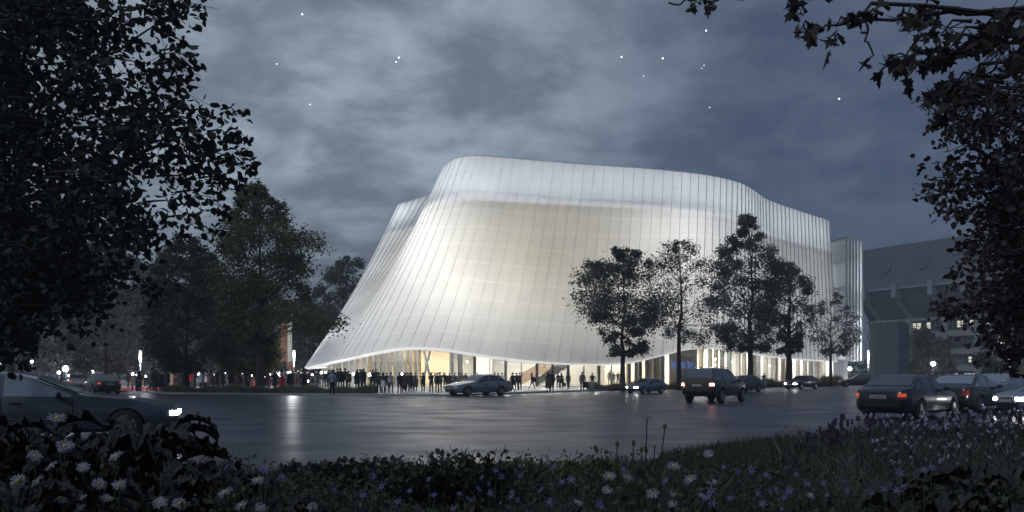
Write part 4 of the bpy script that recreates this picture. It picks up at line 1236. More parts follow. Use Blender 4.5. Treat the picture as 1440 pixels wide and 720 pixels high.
# ------------------------------------------------------------------ trees
LEAF = [(0, 0), (.30, .28), (.34, .55), (.18, .85), (0, 1.0), (-.18, .85), (-.34, .55), (-.30, .28)]
MAPLE = [(0, 0), (.10, .16), (.42, .10), (.36, .26), (.60, .48), (.36, .48), (.34, .62), (.16, .58), (.17, .80), (0, 1.05), (-.17, .80), (-.16, .58), (-.34, .62), (-.36, .48), (-.60, .48), (-.36, .26), (-.42, .10), (-.10, .16)]
def add_leaf(mb, p, size, rnd, shape=None, droop=.3, mi=0):
    """one leaf with its own random attitude, slightly folded along the midrib"""
    ax = Vector((rnd.gauss(0, 1), rnd.gauss(0, 1), rnd.gauss(-droop, .7)))
    if ax.length < 1e-3: ax = Vector((0, 0, -1))
    ax.normalize()
    sd = ax.cross(Vector((rnd.gauss(0, 1), rnd.gauss(0, 1), rnd.gauss(0, 1))))
    if sd.length < 1e-3: sd = ax.orthogonal()
    sd.normalize(); nr = ax.cross(sd)
    s = size*rnd.uniform(.7, 1.25)
    if shape is None:      # a small spray of leaf faces
        a = p; b = p + (ax*.5 + sd*.42 + nr*.12)*s; c = p + ax*s; d = p + (ax*.5 - sd*.42 + nr*.12)*s
        mb.face((a, b, c, d), mi)
    else:
        k = len(mb.v); n = len(shape)
        for x, y in shape: mb.v.append(tuple(p + (sd*x + ax*y + nr*(abs(x)*.35 - y*y*.15))*s))
        h = n//2
        mb.f.append(tuple(k + i for i in range(0, h + 1))); mb.m.append(mi)
        mb.f.append(tuple(k + i for i in list(range(h, n)) + [0])); mb.m.append(mi)

def limb(mb, a, b, r0, r1, rnd, n=5, bend=.12, sides=6):
    a = Vector(a); b = Vector(b); L_ = (b - a).length
    off = Vector((rnd.uniform(-1, 1), rnd.uniform(-1, 1), rnd.uniform(.2, .8)))*L_*bend
    pts = []; rr = []
    for i in range(n + 1):
        f = i/n
        pts.append(a.lerp(b, f) + off*math.sin(math.pi*f) + Vector((rnd.uniform(-1, 1), rnd.uniform(-1, 1), 0))*L_*.015); rr.append(r0 + (r1 - r0)*f**.8)
    mb.tube(pts, rr, sides)
    return pts

def make_tree(label, x, Y, ytop, ycrown, ybase_px=None, half=None, leafm='leaf_dark', bark='bark', leaf=.22, n=9000, r0=.28, seed=1, clumps=70, spread=.55, name='broadleaf_tree', group='trees', zg=.12, prof=None, depth=1.0, tight=1.0, forkz=None, lean=0.0, holes=.0, shape=None):
    """x, Y: trunk foot; ytop / ycrown: rows of crown top and crown bottom; half: list of (row, left column, right column) of the crown outline"""
    rnd = random.Random(seed)
    X = px(x, Y); zt = pz(ytop, Y); zc = pz(ycrown, Y)
    t = thing(name, label, 'tree', (X, Y, zg), 0, group)
    half = sorted(half)
    def bounds(z):
        row = HZ - (z - EYE)*F/Y
        if row <= half[0][0]: return half[0][1:]
        for (r0_, a0, b0), (r1_, a1, b1) in zip(half, half[1:]):
            if row <= r1_:
                f = (row - r0_)/max(1e-6, r1_ - r0_); return (a0 + (a1 - a0)*f, b0 + (b1 - b0)*f)
        return half[-1][1:]
    W_ = MB(); C_ = MB()
    zf = forkz if forkz else zc + (zt - zc)*.12
    top = Vector((X + lean, Y, zt - (zt - zc)*.12))
    fork = Vector((X + lean*.3, Y, zf))
    base = [Vector((X, Y, zg - .05)), Vector((X, Y, zg + .25)), Vector((X + rnd.uniform(-.05, .05), Y, (zg + zf)/2)), fork]
    W_.tube(base, [r0*1.5, r0*1.05, r0*.85, r0*.75], 10)
    mainp = limb(W_, fork, top, r0*.72, r0*.10, rnd, 7, .03)
    cl = []
    for i in range(clumps):
        for _ in range(20):
            z = zc + (zt - zc)*rnd.random()
            a, b = bounds(z)
            xl, xr = px(a, Y), px(b, Y)
            w = (xr - xl)/2; cx_ = (xl + xr)/2
            u = rnd.uniform(-1, 1); v = rnd.uniform(-1, 1)
            if u*u + v*v <= 1: break
        rr = math.hypot(u, v)
        if rr > 1e-3:
            k = rr**.45/rr; u *= k; v *= k
        c = Vector((cx_ + u*w*.93, Y + v*w*depth*.93, z))
        cl.append((c, w))
    for c, w in cl:
        # a limb from the leader to the clump
        f = max(0.0, min(.97, (c.z - zf - .35*math.hypot(c.x - X, c.y - Y))/max(.1, top.z - zf)))
        s = mainp[min(len(mainp) - 1, int(f*(len(mainp) - 1)))]
        if rnd.random() < .75: limb(W_, s, c, r0*.20*(1 - f*.6), r0*.03, rnd, 4, .10, 5)
        for q in range(2): limb(W_, c, c + Vector((rnd.uniform(-1, 1), rnd.uniform(-1, 1), rnd.uniform(-.3, 1)))*w*.25, r0*.035, r0*.012, rnd, 2, .1, 3)
    per = max(4, n//clumps)
    for c, w in cl:
        if rnd.random() < holes: continue
        rad = max(.35, spread*min(w, (zt - zc)*.5)*rnd.uniform(.35, .75))
        for k in range(int(per*rnd.uniform(.6, 1.4))):
            d = Vector((rnd.gauss(0, 1), rnd.gauss(0, 1), rnd.gauss(0, .8)))*rad*.5*tight
            p = c + d
            if p.z < zc - .2: p.z = zc + rnd.uniform(-.2, .4)
            add_leaf(C_, p, leaf, rnd, shape)
    W_.build('trunk', M[bark], t, True, world=True)
    C_.build('crown', M[leafm], t, False, world=True)
    return t

# the five street trees before the hall
make_tree('first street tree before the hall, wide dark round crown with a low skirt', 876, 69, 353, 498, half=[(353, 850, 890), (370, 825, 915), (400, 806, 945), (435, 802, 950), (455, 838, 925), (497, 856, 905)], leafm='leaf_grey', leaf=.20, n=17000, r0=.24, seed=3, clumps=105, forkz=3.2, tight=.8, group='street trees before the hall')
make_tree('second street tree before the hall, slender with thin see-through leaves', 955, 72, 335, 486, half=[(335, 940, 965), (360, 915, 995), (400, 905, 1008), (440, 905, 1012), (465, 920, 1000), (485, 930, 990)], leafm='leaf_grey', leaf=.18, n=7500, r0=.22, seed=8, clumps=85, forkz=5.6, tight=.95, group='street trees before the hall', holes=.1)
make_tree('third and tallest street tree before the hall, with a pointed dark crown', 1055, 76, 303, 492, half=[(303, 1042, 1058), (330, 1035, 1070), (350, 1012, 1092), (395, 1000, 1100), (430, 992, 1102), (465, 998, 1095), (490, 1020, 1080)], leafm='leaf_grey', leaf=.20, n=20000, r0=.30, seed=5, clumps=130, forkz=5.0, tight=.85, group='street trees before the hall')
make_tree('fourth street tree before the hall, thick trunk forking low under a round crown', 1109, 80, 370, 496, half=[(370, 1085, 1115), (390, 1078, 1135), (430, 1068, 1148), (460, 1070, 1142), (495, 1095, 1125)], leafm='leaf_grey', leaf=.20, n=13000, r0=.34, seed=6, clumps=90, forkz=4.3, tight=.85, group='street trees before the hall')
make_tree('fifth and smallest street tree before the hall, thin twigs beside the glass tower', 1168, 90, 413, 500, half=[(413, 1160, 1178), (435, 1142, 1200), (465, 1132, 1212), (485, 1138, 1210), (499, 1150, 1190)], leafm='leaf_grey', leaf=.20, n=4300, r0=.20, seed=9, clumps=80, forkz=3.8, tight=.8, group='street trees before the hall')
# the trees by the crowd
make_tree('broadleaf tree with a brownish green crown and a broad dark trunk in the low hedge', 365, 58, 262, 484, half=[(262, 350, 366), (285, 330, 392), (305, 310, 405), (325, 308, 412), (340, 300, 458), (355, 300, 462), (375, 300, 436), (400, 300, 446), (438, 312, 424), (450, 316, 486), (462, 322, 470), (472, 330, 400), (483, 345, 388)], leafm='leaf_mid', leaf=.21, n=24000, r0=.30, seed=12, clumps=150, tight=.85, forkz=3.6, group='trees by the crowd')
make_tree('rounded dark green tree in the hedge between the first lamp post and the broad trunk', 263, 60, 335, 520, half=[(335, 240, 275), (370, 220, 310), (420, 208, 325), (470, 205, 330), (505, 215, 320), (520, 235, 300)], leafm='leaf_dark', leaf=.25, n=16000, r0=.22, seed=13, clumps=100, forkz=2.4, group='trees by the crowd')
make_tree('small light green tree with a straight grey trunk behind the broad trunk', 325, 66, 455, 524, half=[(455, 310, 345), (480, 300, 385), (505, 302, 390), (523, 320, 380)], leafm='leaf_mid', leaf=.24, n=6500, r0=.26, seed=14, clumps=45, forkz=2.8, group='trees by the crowd')
make_tree('small round tree right of the broad trunk near the orange pillar', 349, 70, 470, 521, half=[(470, 350, 385), (490, 345, 393), (520, 352, 388)], leafm='leaf_mid', leaf=.22, n=4500, r0=.18, seed=15, clumps=40, forkz=2.4, group='trees by the crowd')
make_tree('dark spreading tree behind the two cars at the far side of the road', 150, 74, 345, 522, half=[(345, 120, 185), (390, 95, 212), (440, 88, 218), (490, 90, 215), (521, 120, 190)], leafm='leaf_grey', leaf=.28, n=13000, r0=.25, seed=16, clumps=90, forkz=2.6, group='trees by the crowd')
make_tree('tree with a pale speckled trunk above the roof of the long slate-grey saloon', 16, 46, 250, 485, half=[(250, -60, 80), (350, -90, 110), (430, -80, 100), (484, -40, 60)], leafm='leaf_dark', bark='bark_pale', leaf=.26, n=11000, r0=.20, seed=17, clumps=80, forkz=3.4, group='trees by the crowd')
make_tree('hazy tall tree at the foot of the sky just left of the hall', 486, 128, 362, 520, half=[(362, 480, 510), (385, 462, 522), (420, 455, 530), (519, 450, 520)], leafm='leaf_dark', leaf=.42, n=8000, r0=.4, seed=18, clumps=70, group='dark trees behind the crowd')
make_tree('low dark tree between the broadleaf tree and the hazy tall tree', 440, 122, 400, 522, half=[(400, 430, 455), (430, 415, 470), (520, 405, 475)], leafm='leaf_dark', leaf=.40, n=7000, r0=.35, seed=19, clumps=60, group='dark trees behind the crowd')
bgt = [(30, 98, 392, 'dark tree farthest to the left behind the pale trunk'), (85, 104, 410, 'dark tree behind the brightest lamp'), (125, 96, 378, 'tall dark tree between the brightest lamp and the first lamp post'),
       (205, 100, 372, 'tall dark tree straight behind the first lamp post'), (250, 110, 395, 'dark tree behind the rounded green tree'), (300, 104, 380, 'dark tree in the gap left of the broad trunk'), (395, 108, 420, 'dark tree behind the orange pillar'), (345, 112, 400, 'dark tree straight behind the broad trunk')]
for i, (x, Y, yt, lab) in enumerate(bgt):
    make_tree(lab, x, Y, yt, 519, half=[(yt, x - 15, x + 15), (yt + 30, x - 36, x + 36), (475, x - 46, x + 46), (518, x - 36, x + 36)], leafm='leaf_dark', leaf=.42, n=6500, r0=.35, seed=40 + i, clumps=60, group='dark trees behind the crowd', forkz=2.2)
# the right edge, beyond the parked cars
make_tree('dark bushy tree behind the tall grey slab before the stadium', 1304, 112, 462, 528, half=[(462, 1290, 1312), (480, 1280, 1330), (505, 1278, 1336), (527, 1282, 1332)], leafm='leaf_dark', leaf=.40, n=7000, r0=.3, seed=60, clumps=50, group='trees before the stadium', forkz=2.0)
make_tree('low layered dark tree under the red-brown branches at the right edge', 1412, 84, 488, 527, half=[(488, 1395, 1440), (505, 1375, 1460), (526, 1380, 1470)], leafm='leaf_dark', leaf=.30, n=6000, r0=.25, seed=61, clumps=40, group='trees before the stadium', forkz=1.5)

# far woods that read as one mass
fw = MB(); rnd = random.Random(77)
for i in range(15000):
    x = rnd.uniform(-260, 330); Y = rnd.uniform(180, 215)
    hgt = 7 + 4*math.sin(x*.06) + 3*math.sin(x*.17 + 1) + (3 if x < 0 else -1)
    p = Vector((x, Y, rnd.random()**.8*hgt)); add_leaf(fw, p, 1.6, rnd)
tag(fw.build('distant_woods', M['leaf_dark']), 'dark line of distant woods on the horizon', 'woods', kind='stuff')

# near tree on the left: leaves and limbs hanging into the picture
def near_tree(label, trunk, clump_list, leafm, leaf, shape, seed, group, r0, limbs, name='broadleaf_tree', per=60, rad=.5, droop=.5, lr=.07):
    rnd = random.Random(seed)
    t = thing(name, label, 'tree', trunk, 0, group)
    W_ = MB(); C_ = MB()
    X, Y, z0 = trunk
    topz = 9.5
    W_.tube([(X, Y, z0 - .1), (X, Y, z0 + .4), (X + .1, Y, 2.5), (X + .1, Y + .1, 5), (X, Y, topz)], [r0*1.5, r0*1.1, r0*.9, r0*.7, r0*.2], 10)
    for L_ in limbs:
        pts = [Vector((X, Y, L_[0]))] + [P(*q) for q in L_[1:]]
        dense = []
        for a, b in zip(pts, pts[1:]):
            for i in range(6):
                f = i/6; dense.append(a.lerp(b, f) + Vector((rnd.gauss(0, 1), rnd.gauss(0, 1), rnd.gauss(0, 1)))*.02)
        dense.append(pts[-1]); m = len(dense)
        W_.tube(dense, [lr*(1 - i/m)**1.3 + .006 for i in range(m)], 6)
    for (x, y, Yc, k, rd) in clump_list:
        c = P(x, y, Yc)
        # a twig that carries the leaves, off towards the trunk
        tw = c + (Vector((X, Y, c.z + .6)) - c).normalized()*rd*1.8
        W_.tube([tw, tw.lerp(c, .6) + Vector((0, 0, .06)), c - Vector((0, 0, rd*.3))], [.018, .011, .005], 4)
        for q in range(3):
            e = c + Vector((rnd.gauss(0, 1), rnd.gauss(0, 1), rnd.gauss(0, .8)))*rd*.7
            W_.tube([tw.lerp(c, .7), e], [.008, .003], 3)
        for q in range(k):
            d = Vector((rnd.gauss(0, 1), rnd.gauss(0, 1), rnd.gauss(0, .85)))*rd*.52
            add_leaf(C_, c + d, leaf, rnd, shape, droop)
    W_.build('trunk', M['bark'], t, True, world=True)
    C_.build('crown', M[leafm], t, False, world=True)
    return t
rnd = random.Random(5)
cl = []
# interior mass
edge = [(-40, 292), (0, 285), (40, 258), (80, 262), (120, 268), (150, 300), (175, 335), (200, 345), (240, 330), (270, 285), (300, 270), (330, 250), (360, 215), (400, 190), (440, 160), (470, 120), (490, 60)]
for i in range(330):
    y = rnd.uniform(-60, 486); e = interp(edge, y)
    x = rnd.uniform(-60, e - 28)
    if x > e - 110 and rnd.random() < .45: continue
    if x > 40 and math.sin(x*.043 + 1.3)*math.sin(y*.037 + x*.01) > .42: continue
    cl.append((x - 14, y, rnd.uniform(10.5, 14.5), rnd.randint(44, 76), rnd.uniform(.32, .5)))
for x, y, k, r in ((272, 4, 22, .24), (250, 15, 30, .3), (235, 35, 40, .3), (262, 75, 26, .22), (258, 95, 30, .25), (240, 115, 40, .3), (300, 160, 16, .2), (285, 185, 22, .22), (270, 170, 30, .3), (335, 158, 14, .15), (343, 195, 16, .16), (325, 190, 16, .2), (340, 215, 14, .15), (352, 238, 18, .18),
                   (330, 230, 18, .2), (318, 255, 22, .22), (342, 262, 16, .18), (300, 245, 26, .25), (290, 275, 24, .25), (318, 290, 16, .2), (272, 255, 30, .3), (255, 290, 30, .3), (270, 310, 20, .22), (240, 225, 40, .32), (300, 215, 22, .22), (300, 325, 12, .16), (215, 400, 20, .25)):
    cl.append((x, y, rnd.uniform(11.2, 12.8), k, r))
M['leaf_black'] = mat('leaf_deep', (.028, .033, .026), .7, var=.4, scale=.8, trans=.2)
near_tree('large dark tree filling the upper left corner, its leaves black against the sky', (-9.4, 11.6, .02), cl, 'leaf_black', .128, LEAF, 21, 'near trees framing the view', .38,
          [(3.0, (40, 330, 12.3), (150, 240, 12), (250, 190, 12), (330, 225, 12)), (3.6, (20, 180, 12.5), (120, 90, 12), (255, 20, 12)), (2.6, (60, 420, 12.6), (160, 380, 12)), (4.6, (30, 60, 12.5), (150, -20, 12)), (3.3, (120, 260, 12), (200, 150, 12.2), (262, 85, 12))])
# maple at the upper right
rnd = random.Random(6)
cl = []
def along(pts, n, k, r, Yc, jit=6):
    for i in range(n):
        f = i/(n - 1)*(len(pts) - 1); a = min(int(f), len(pts) - 2); g_ = f - a
        cl.append((pts[a][0] + (pts[a+1][0] - pts[a][0])*g_ + rnd.gauss(0, jit), pts[a][1] + (pts[a+1][1] - pts[a][1])*g_ + rnd.gauss(0, jit) + 4, Yc + rnd.uniform(-.3, .3), k, r))
along([(1122, 48), (1150, 40), (1200, 32)], 5, 2, .06, 6.2)
along([(1200, 28), (1240, 22), (1300, 10)], 6, 3, .08, 6.2)
along([(1176, 62), (1180, 44)], 2, 2, .05, 6.2)
along([(1248, 90), (1285, 92), (1330, 78), (1370, 60)], 8, 4, .10, 6.3)
along([(1300, 20), (1340, 50), (1380, 40), (1440, 20)], 11, 5, .15, 6.4)
along([(1310, 125), (1345, 115), (1400, 110)], 7, 4, .12, 6.4)
along([(1400, 60), (1440, 90)], 6, 5, .2, 6.5)
along([(1310, 135), (1330, 140), (1360, 130), (1420, 150)], 7, 5, .11, 6.3)
along([(985, 4), (990, 8)], 2, 1, .03, 6.2, 2); along([(1105, 8), (1110, 4), (1120, 10)], 3, 1, .03, 6.2, 3)
near_tree('maple whose lobed leaves hang from bare twigs in the upper right corner', (5.6, 6.6, .42), cl, 'leaf_maple', .125, MAPLE, 22, 'near trees framing the view', .16,
          [(4.2, (1400, 60, 6.5), (1330, 70, 6.3), (1248, 82, 6.2)), (4.5, (1400, 20, 6.5), (1280, 22, 6.3), (1200, 30, 6.2), (1150, 44, 6.2), (1118, 52, 6.2)), (4.6, (1350, -14, 6.4), (1200, -10, 6.3), (1105, -4, 6.2), (985, -2, 6.2), (940, 4, 6.2)), (3.9, (1420, 100, 6.5), (1370, 130, 6.4), (1312, 145, 6.3)),
           (4.2, (1380, 90, 6.5), (1350, 135, 6.4), (1325, 150, 6.3)), (4.4, (1220, 10, 6.2), (1215, 50, 6.2), (1225, 80, 6.2))], name='maple_tree', droop=.9, lr=.014)
# red-brown tree below it
rnd = random.Random(8); cl = []
edge = [(130, 1312), (160, 1318), (190, 1322), (230, 1318), (252, 1300), (272, 1298), (300, 1318), (330, 1345), (360, 1352), (385, 1345), (405, 1362), (420, 1330), (436, 1306), (448, 1335), (470, 1370), (492, 1398), (515, 1420)]
for i in range(300):
    y = rnd.uniform(125, 500); e = interp(edge, y)
    x = e + 12 + (1500 - e)*rnd.random()**.9
    if x < e + 80 and rnd.random() < .30: continue
    if y < 230 and rnd.random() < .35: continue
    cl.append((x, y, rnd.uniform(8.2, 10.5), 26, .27))
for x, y in ((1308, 262), (1300, 274), (1312, 180), (1325, 205), (1330, 236), (1318, 160), (1336, 175), (1312, 436), (1324, 428), (1340, 436), (1350, 445), (1330, 440), (1362, 440), (1342, 385), (1350, 345), (1385, 470), (1400, 485), (1325, 290), (1340, 300), (1318, 275)):
    cl.append((x, y, rnd.uniform(8.8, 9.6), 9, .11))
near_tree('red-brown small-leaved tree covering the right edge below the maple', (7.9, 9.6, .42), cl, 'leaf_red', .085, LEAF, 23, 'near trees framing the view', .20,
          [(2.6, (1440, 330, 9.4), (1380, 270, 9.2), (1310, 265, 9.1)), (2.2, (1440, 420, 9.4), (1380, 430, 9.2), (1312, 437, 9.1)), (3.2, (1430, 250, 9.5), (1360, 200, 9.3), (1320, 170, 9.2))], droop=.7, lr=.04)
# ------------------------------------------------------------------ lamps
def lamp_post(x, Y, y0, y1, label):
    z0, z1 = pz(y1, Y), pz(y0, Y)
    t = thing('street_lamp', label, 'street lamp', (px(x, Y), Y, .12), 0, 'tube lamps on slim posts')
    b = MB(); b.tube([(0, 0, 0), (0, 0, z0 - .12)], .06, 8); b.tube([(0, 0, 0), (0, 0, .12)], .14, 10); b.build('pole', M['steel'], t, True)
    b = MB(); b.tube([(0, 0, z0 - .12), (0, 0, z1 - .12)], .10, 10); b.build('light_tube', M['lamp_tube'], t, True)
    b = MB(); b.tube([(0, 0, z1 - .12), (0, 0, z1 - .02)], .12, 10); b.build('cap', M['steel'], t, True)
    point('street_lamp_light', (px(x, Y), Y - .4, (z0 + z1)/2), 260)
lamp_post(197.5, 68, 494, 510, 'tube lamp on a slim post between the parked cars and the low hedge')
lamp_post(413.5, 72, 493, 508, 'tube lamp on a slim post between the orange pillar and the tip of the hall')
lamp_post(1221, 98, 493, 512, 'tube lamp on a slim post between the glass tower and the grey slab')
def globe_lamp(x, y, Y, r, label, pw, group='glaring lamps on dark posts'):
    z = pz(y, Y)
    t = thing('floodlight', label, 'floodlight', (px(x, Y), Y, .12), 0, group)
    b = MB(); b.tube([(0, .1, 0), (0, .1, z - .12)], .04, 6); b.build('pole', M['trim'], t, True)
    b = MB(); b.box((0, .07, z - .12), (r*2.4, .12, r*2.2)); b.build('housing', M['trim'], t)
    b = MB(); b.ball((0, -.02, z - .12), r*1.4, 10, 6); b.build('lens', M['lamp_white'], t, True)
    if pw: point('floodlight_light', (px(x, Y), Y - .6, z), pw*3.0)
globe_lamp(92.5, 518.5, 85, .22, 'brightest lamp, glaring above the pale saloon at the far left', 420)
globe_lamp(83, 524, 88, .12, 'smaller lamp just left of and below the brightest lamp', 60)
globe_lamp(45, 508.5, 90, .11, 'small lone lamp under the trees right of the pale trunk', 60)
globe_lamp(1, 508.5, 82, .15, 'lamp at the left edge level with the small lone lamp', 120)
globe_lamp(131, 522.5, 92, .11, 'small lamp above the roof of the dark saloon by the crowd', 50)
globe_lamp(212.5, 526, 82, .17, 'round white lamp in the crowd right of the first lamp post', 240)
globe_lamp(314.5, 523, 82, .17, 'round white lamp in the crowd left of the broad trunk', 260)
globe_lamp(407, 524.5, 80, .16, 'large round lamp at the foot of the orange pillar', 140)
globe_lamp(1195, 518.5, 120, .20, 'round lamp in the dark gap between the hall and the second grey slab edge', 160)
globe_lamp(1183.5, 530, 112, .16, 'low lamp beside the white pier at the right end of the hall', 120)
globe_lamp(1312, 511.5, 100, .20, 'bright lamp in front of the bushy tree before the stadium', 220)
globe_lamp(1420.5, 508, 78, .14, 'bright lamp under the red-brown branches at the right edge', 160)

# ------------------------------------------------------------------ orange pillar by the crowd
Y = 92.0
t = thing('orange_pillar', 'tall orange-brown pillar with one side coloured cream as if lit rising behind the crowd', 'pillar', (px(404, Y), Y, .12))
def zz_(y): return pz(y, Y) - .12
w = lambda a, b2: (px(a, Y) - px(404, Y), px(b2, Y) - px(404, Y))
b = MB(); a, c_ = w(396, 406); b.box(((a + c_)/2, 0, (zz_(440) + zz_(508))/2), (c_ - a, .9, zz_(440) - zz_(508))); b.build('shaft', M['rust'], t)
b = MB(); a, c_ = w(406.05, 409); b.box(((a + c_)/2, 0, (zz_(440) + zz_(509))/2), (c_ - a, 1.0, zz_(440) - zz_(509))); b.build('painted_lit_side', M['cream_wall'], t)  # cream colour stands for the light on this side
b = MB(); a, c_ = w(403, 412); rows = [[(a, -.4, zz_(508)), (w(409, 410)[1], -.4, zz_(508)), (w(409, 410)[1], .4, zz_(508)), (a, .4, zz_(508))], [(w(410, 411)[0], -.4, 0), (w(414, 415)[1], -.4, 0), (w(414, 415)[1], .4, 0), (w(410, 411)[0], .4, 0)]]
b.grid(rows, closed=True); b.build('slanting_foot', M['rust'], t)

# ------------------------------------------------------------------ grey slab by the parked cars
Y = 62.0
t = thing('grey_slab', 'tall plain grey-green slab with a vertical fold standing before the stadium', 'slab', (px(1254, Y), Y, .12))
b = MB(); zt = pz(455, Y)
b.prism([(px(1228.5, Y), Y), (px(1259, Y), Y - .45), (px(1278.5, Y), Y), (px(1278.5, Y), Y + .5), (px(1228.5, Y), Y + .5)], .12, zt)
b.build('panel', M['slab_grey'], t, world=True)
b = MB(); b.box((px(1254, Y), Y + .1, .16), (2.9, 1.3, .1)); b.build('plinth', M['concrete_dark'], t, world=True)

# ------------------------------------------------------------------ stadium at the right
st_ = thing('stadium', 'large dark grey concrete stadium with raking ribs and a few lit windows', 'stadium', (px(1330, 150), 150, .12))
A0 = Vector((px(1205, 158), 158)); A1 = Vector((px(1475, 128), 128))
dirn = (A1 - A0).normalized(); nrm = Vector((dirn.y, -dirn.x))
if nrm.y > 0: nrm = -nrm
LEN = (A1 - A0).length
def at(u, out=0.0):
    p = A0 + dirn*u + nrm*out; return (p.x, p.y)
def u_of(xp):
    """distance along the front where this column of the photograph meets it"""
    k = (xp - 720)/F
    return (k*A0.y - A0.x)/(dirn.x - k*dirn.y)
def sbox(name, u0, u1, z0, z1, o0, o1, m, parent=None):
    b = MB(); b.prism([at(u0, o1), at(u1, o1), at(u1, o0), at(u0, o0)], z0, z1)
    return b.build(name, M[m], parent or st_, world=parent is None)
ZR = 25.4
b = MB()
rows = [[(*at(0, 1.2), 17.6), (*at(LEN, 1.2), 17.6)], [(*at(0, 1.0), ZR), (*at(LEN, 1.0), ZR)], [(*at(0, -14), ZR + .2), (*at(LEN, -14), ZR + .2)], [(*at(0, -14), 0), (*at(LEN, -14), 0)]]
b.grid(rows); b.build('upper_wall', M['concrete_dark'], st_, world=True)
sbox('wall_edge', 0, LEN, 17.25, 17.6, -.5, 1.4, 'concrete')
b = MB(); b.grid([[(*at(0, .9), 17.2), (*at(LEN, .9), 17.2)], [(*at(0, -3.8), 11.9), (*at(LEN, -3.8), 11.9)], [(*at(0, -3.8), 0), (*at(LEN, -3.8), 0)]]); b.build('raking_underside', M['concrete_dark'], st_, world=True)  # darker concrete colour stands for the shade in the recess
us = [u_of(x) for x in (1222, 1265, 1316, 1362, 1412, 1455)]
for u in us:
    # bracket, raking rib and column
    sbox('bracket', u - .45, u + .45, 15.6, 18.3, -.4, 1.9, 'concrete')
    b = MB()
    for k in range(9):
        f = k/8; o = 1.4 - 4.6*f**1.3; z = 16.0 - 4.3*f
        pts = [at(u - .28, o - .1), at(u + .28, o - .1)]
        if k: b.face([(*pv[0], zv), (*pv[1], zv), (*pts[1], z), (*pts[0], z)]); b.face([(*at(u - .28, pvo - .9), zv + .1), (*pv[0], zv), (*pts[0], z), (*at(u - .28, o - .9), z + .1)]); b.face([(*pv[1], zv), (*at(u + .28, pvo - .9), zv + .1), (*at(u + .28, o - .9), z + .1), (*pts[1], z)])
        pv, zv, pvo = pts, z, o
    b.build('raking_rib', M['concrete'], st_, world=True)
    sbox('column', u - .45, u + .45, .1, 12.0, -3.7, -2.6, 'concrete')
for z in (8.3, 5.0, 2.0):
    sbox('floor_band', 0, LEN, z, z + 1.0, -3.7, -2.9, 'concrete')
sbox('top_beam', 0, LEN, 11.4, 11.9, -3.75, -2.9, 'concrete')
def win_band(u0, u1, z0, z1, n, lit):
    f = sbox('window', u0, u1, z0, z1, -3.72, -3.45, 'win_dark')
    k = 0
    fr = MB()
    for i in range(n + 1):
        u = u0 + (u1 - u0)*i/n; fr.prism([at(u - .07, -3.36), at(u + .07, -3.36), at(u + .07, -3.44), at(u - .07, -3.44)], z0, z1)
    for z in (z0 + .05, (z0 + z1)/2, z1 - .12):
        fr.prism([at(u0, -3.37), at(u1, -3.37), at(u1, -3.43), at(u0, -3.43)], z, z + .1)
    o = fr.build('window_frame', M['concrete_dark'], None); o.parent = f; o.matrix_parent_inverse = f.matrix_parent_inverse @ Matrix.Identity(4)
    o.matrix_parent_inverse = Matrix.Translation(-Vector(st_.location)) if False else Matrix.Identity(4)
    for i in lit:
        ua = u0 + (u1 - u0)*(i + .12)/n; ub = u0 + (u1 - u0)*(i + .88)/n
        q = MB(); q.prism([at(ua, -3.442), at(ub, -3.442), at(ub, -3.448), at(ua, -3.448)], z0 + .5, z1 - .35)
        q.build('lit_pane', M['lit_window'], f)
for a, c_, z0, z1, n, lit in ((1267, 1314, 9.35, 11.35, 7, (0, 1, 3)), (1318, 1360, 9.35, 11.35, 7, (2, 3, 5)), (1224, 1263, 9.35, 11.35, 6, ()), (1364, 1410, 9.35, 11.35, 7, (1, 4)), (1414, 1452, 9.35, 11.35, 6, (2,)),
                              (1318, 1360, 6.05, 8.2, 6, ()), (1364, 1410, 6.05, 8.2, 6, (3, 4)), (1340, 1375, 3.05, 4.9, 6, (1, 3, 4)), (1320, 1336, .3, 1.9, 4, (0, 1, 2)), (1340, 1378, .3, 1.9, 7, (0, 1, 2, 3, 5)), (1224, 1263, 6.05, 8.2, 5, ())):
    win_band(u_of(a), u_of(c_), z0, z1, n, lit)
for xp, zc_ in ((1249.5, 21.6), (1302.5, 21.6)):
    u = u_of(xp); c3 = Vector((*at(u, 1.22), zc_)); d3 = Vector((dirn.x, dirn.y, 0))
    b = MB(); b.tube([c3, c3 + Vector((nrm.x, nrm.y, 0))*.10], 1.25, 22); b.build('round_disc', M['concrete_dark'], st_, world=True)
sbox('blank_panel', u_of(1377), u_of(1412), 3.2, 6.6, -2.6, -2.0, 'slab_grey')

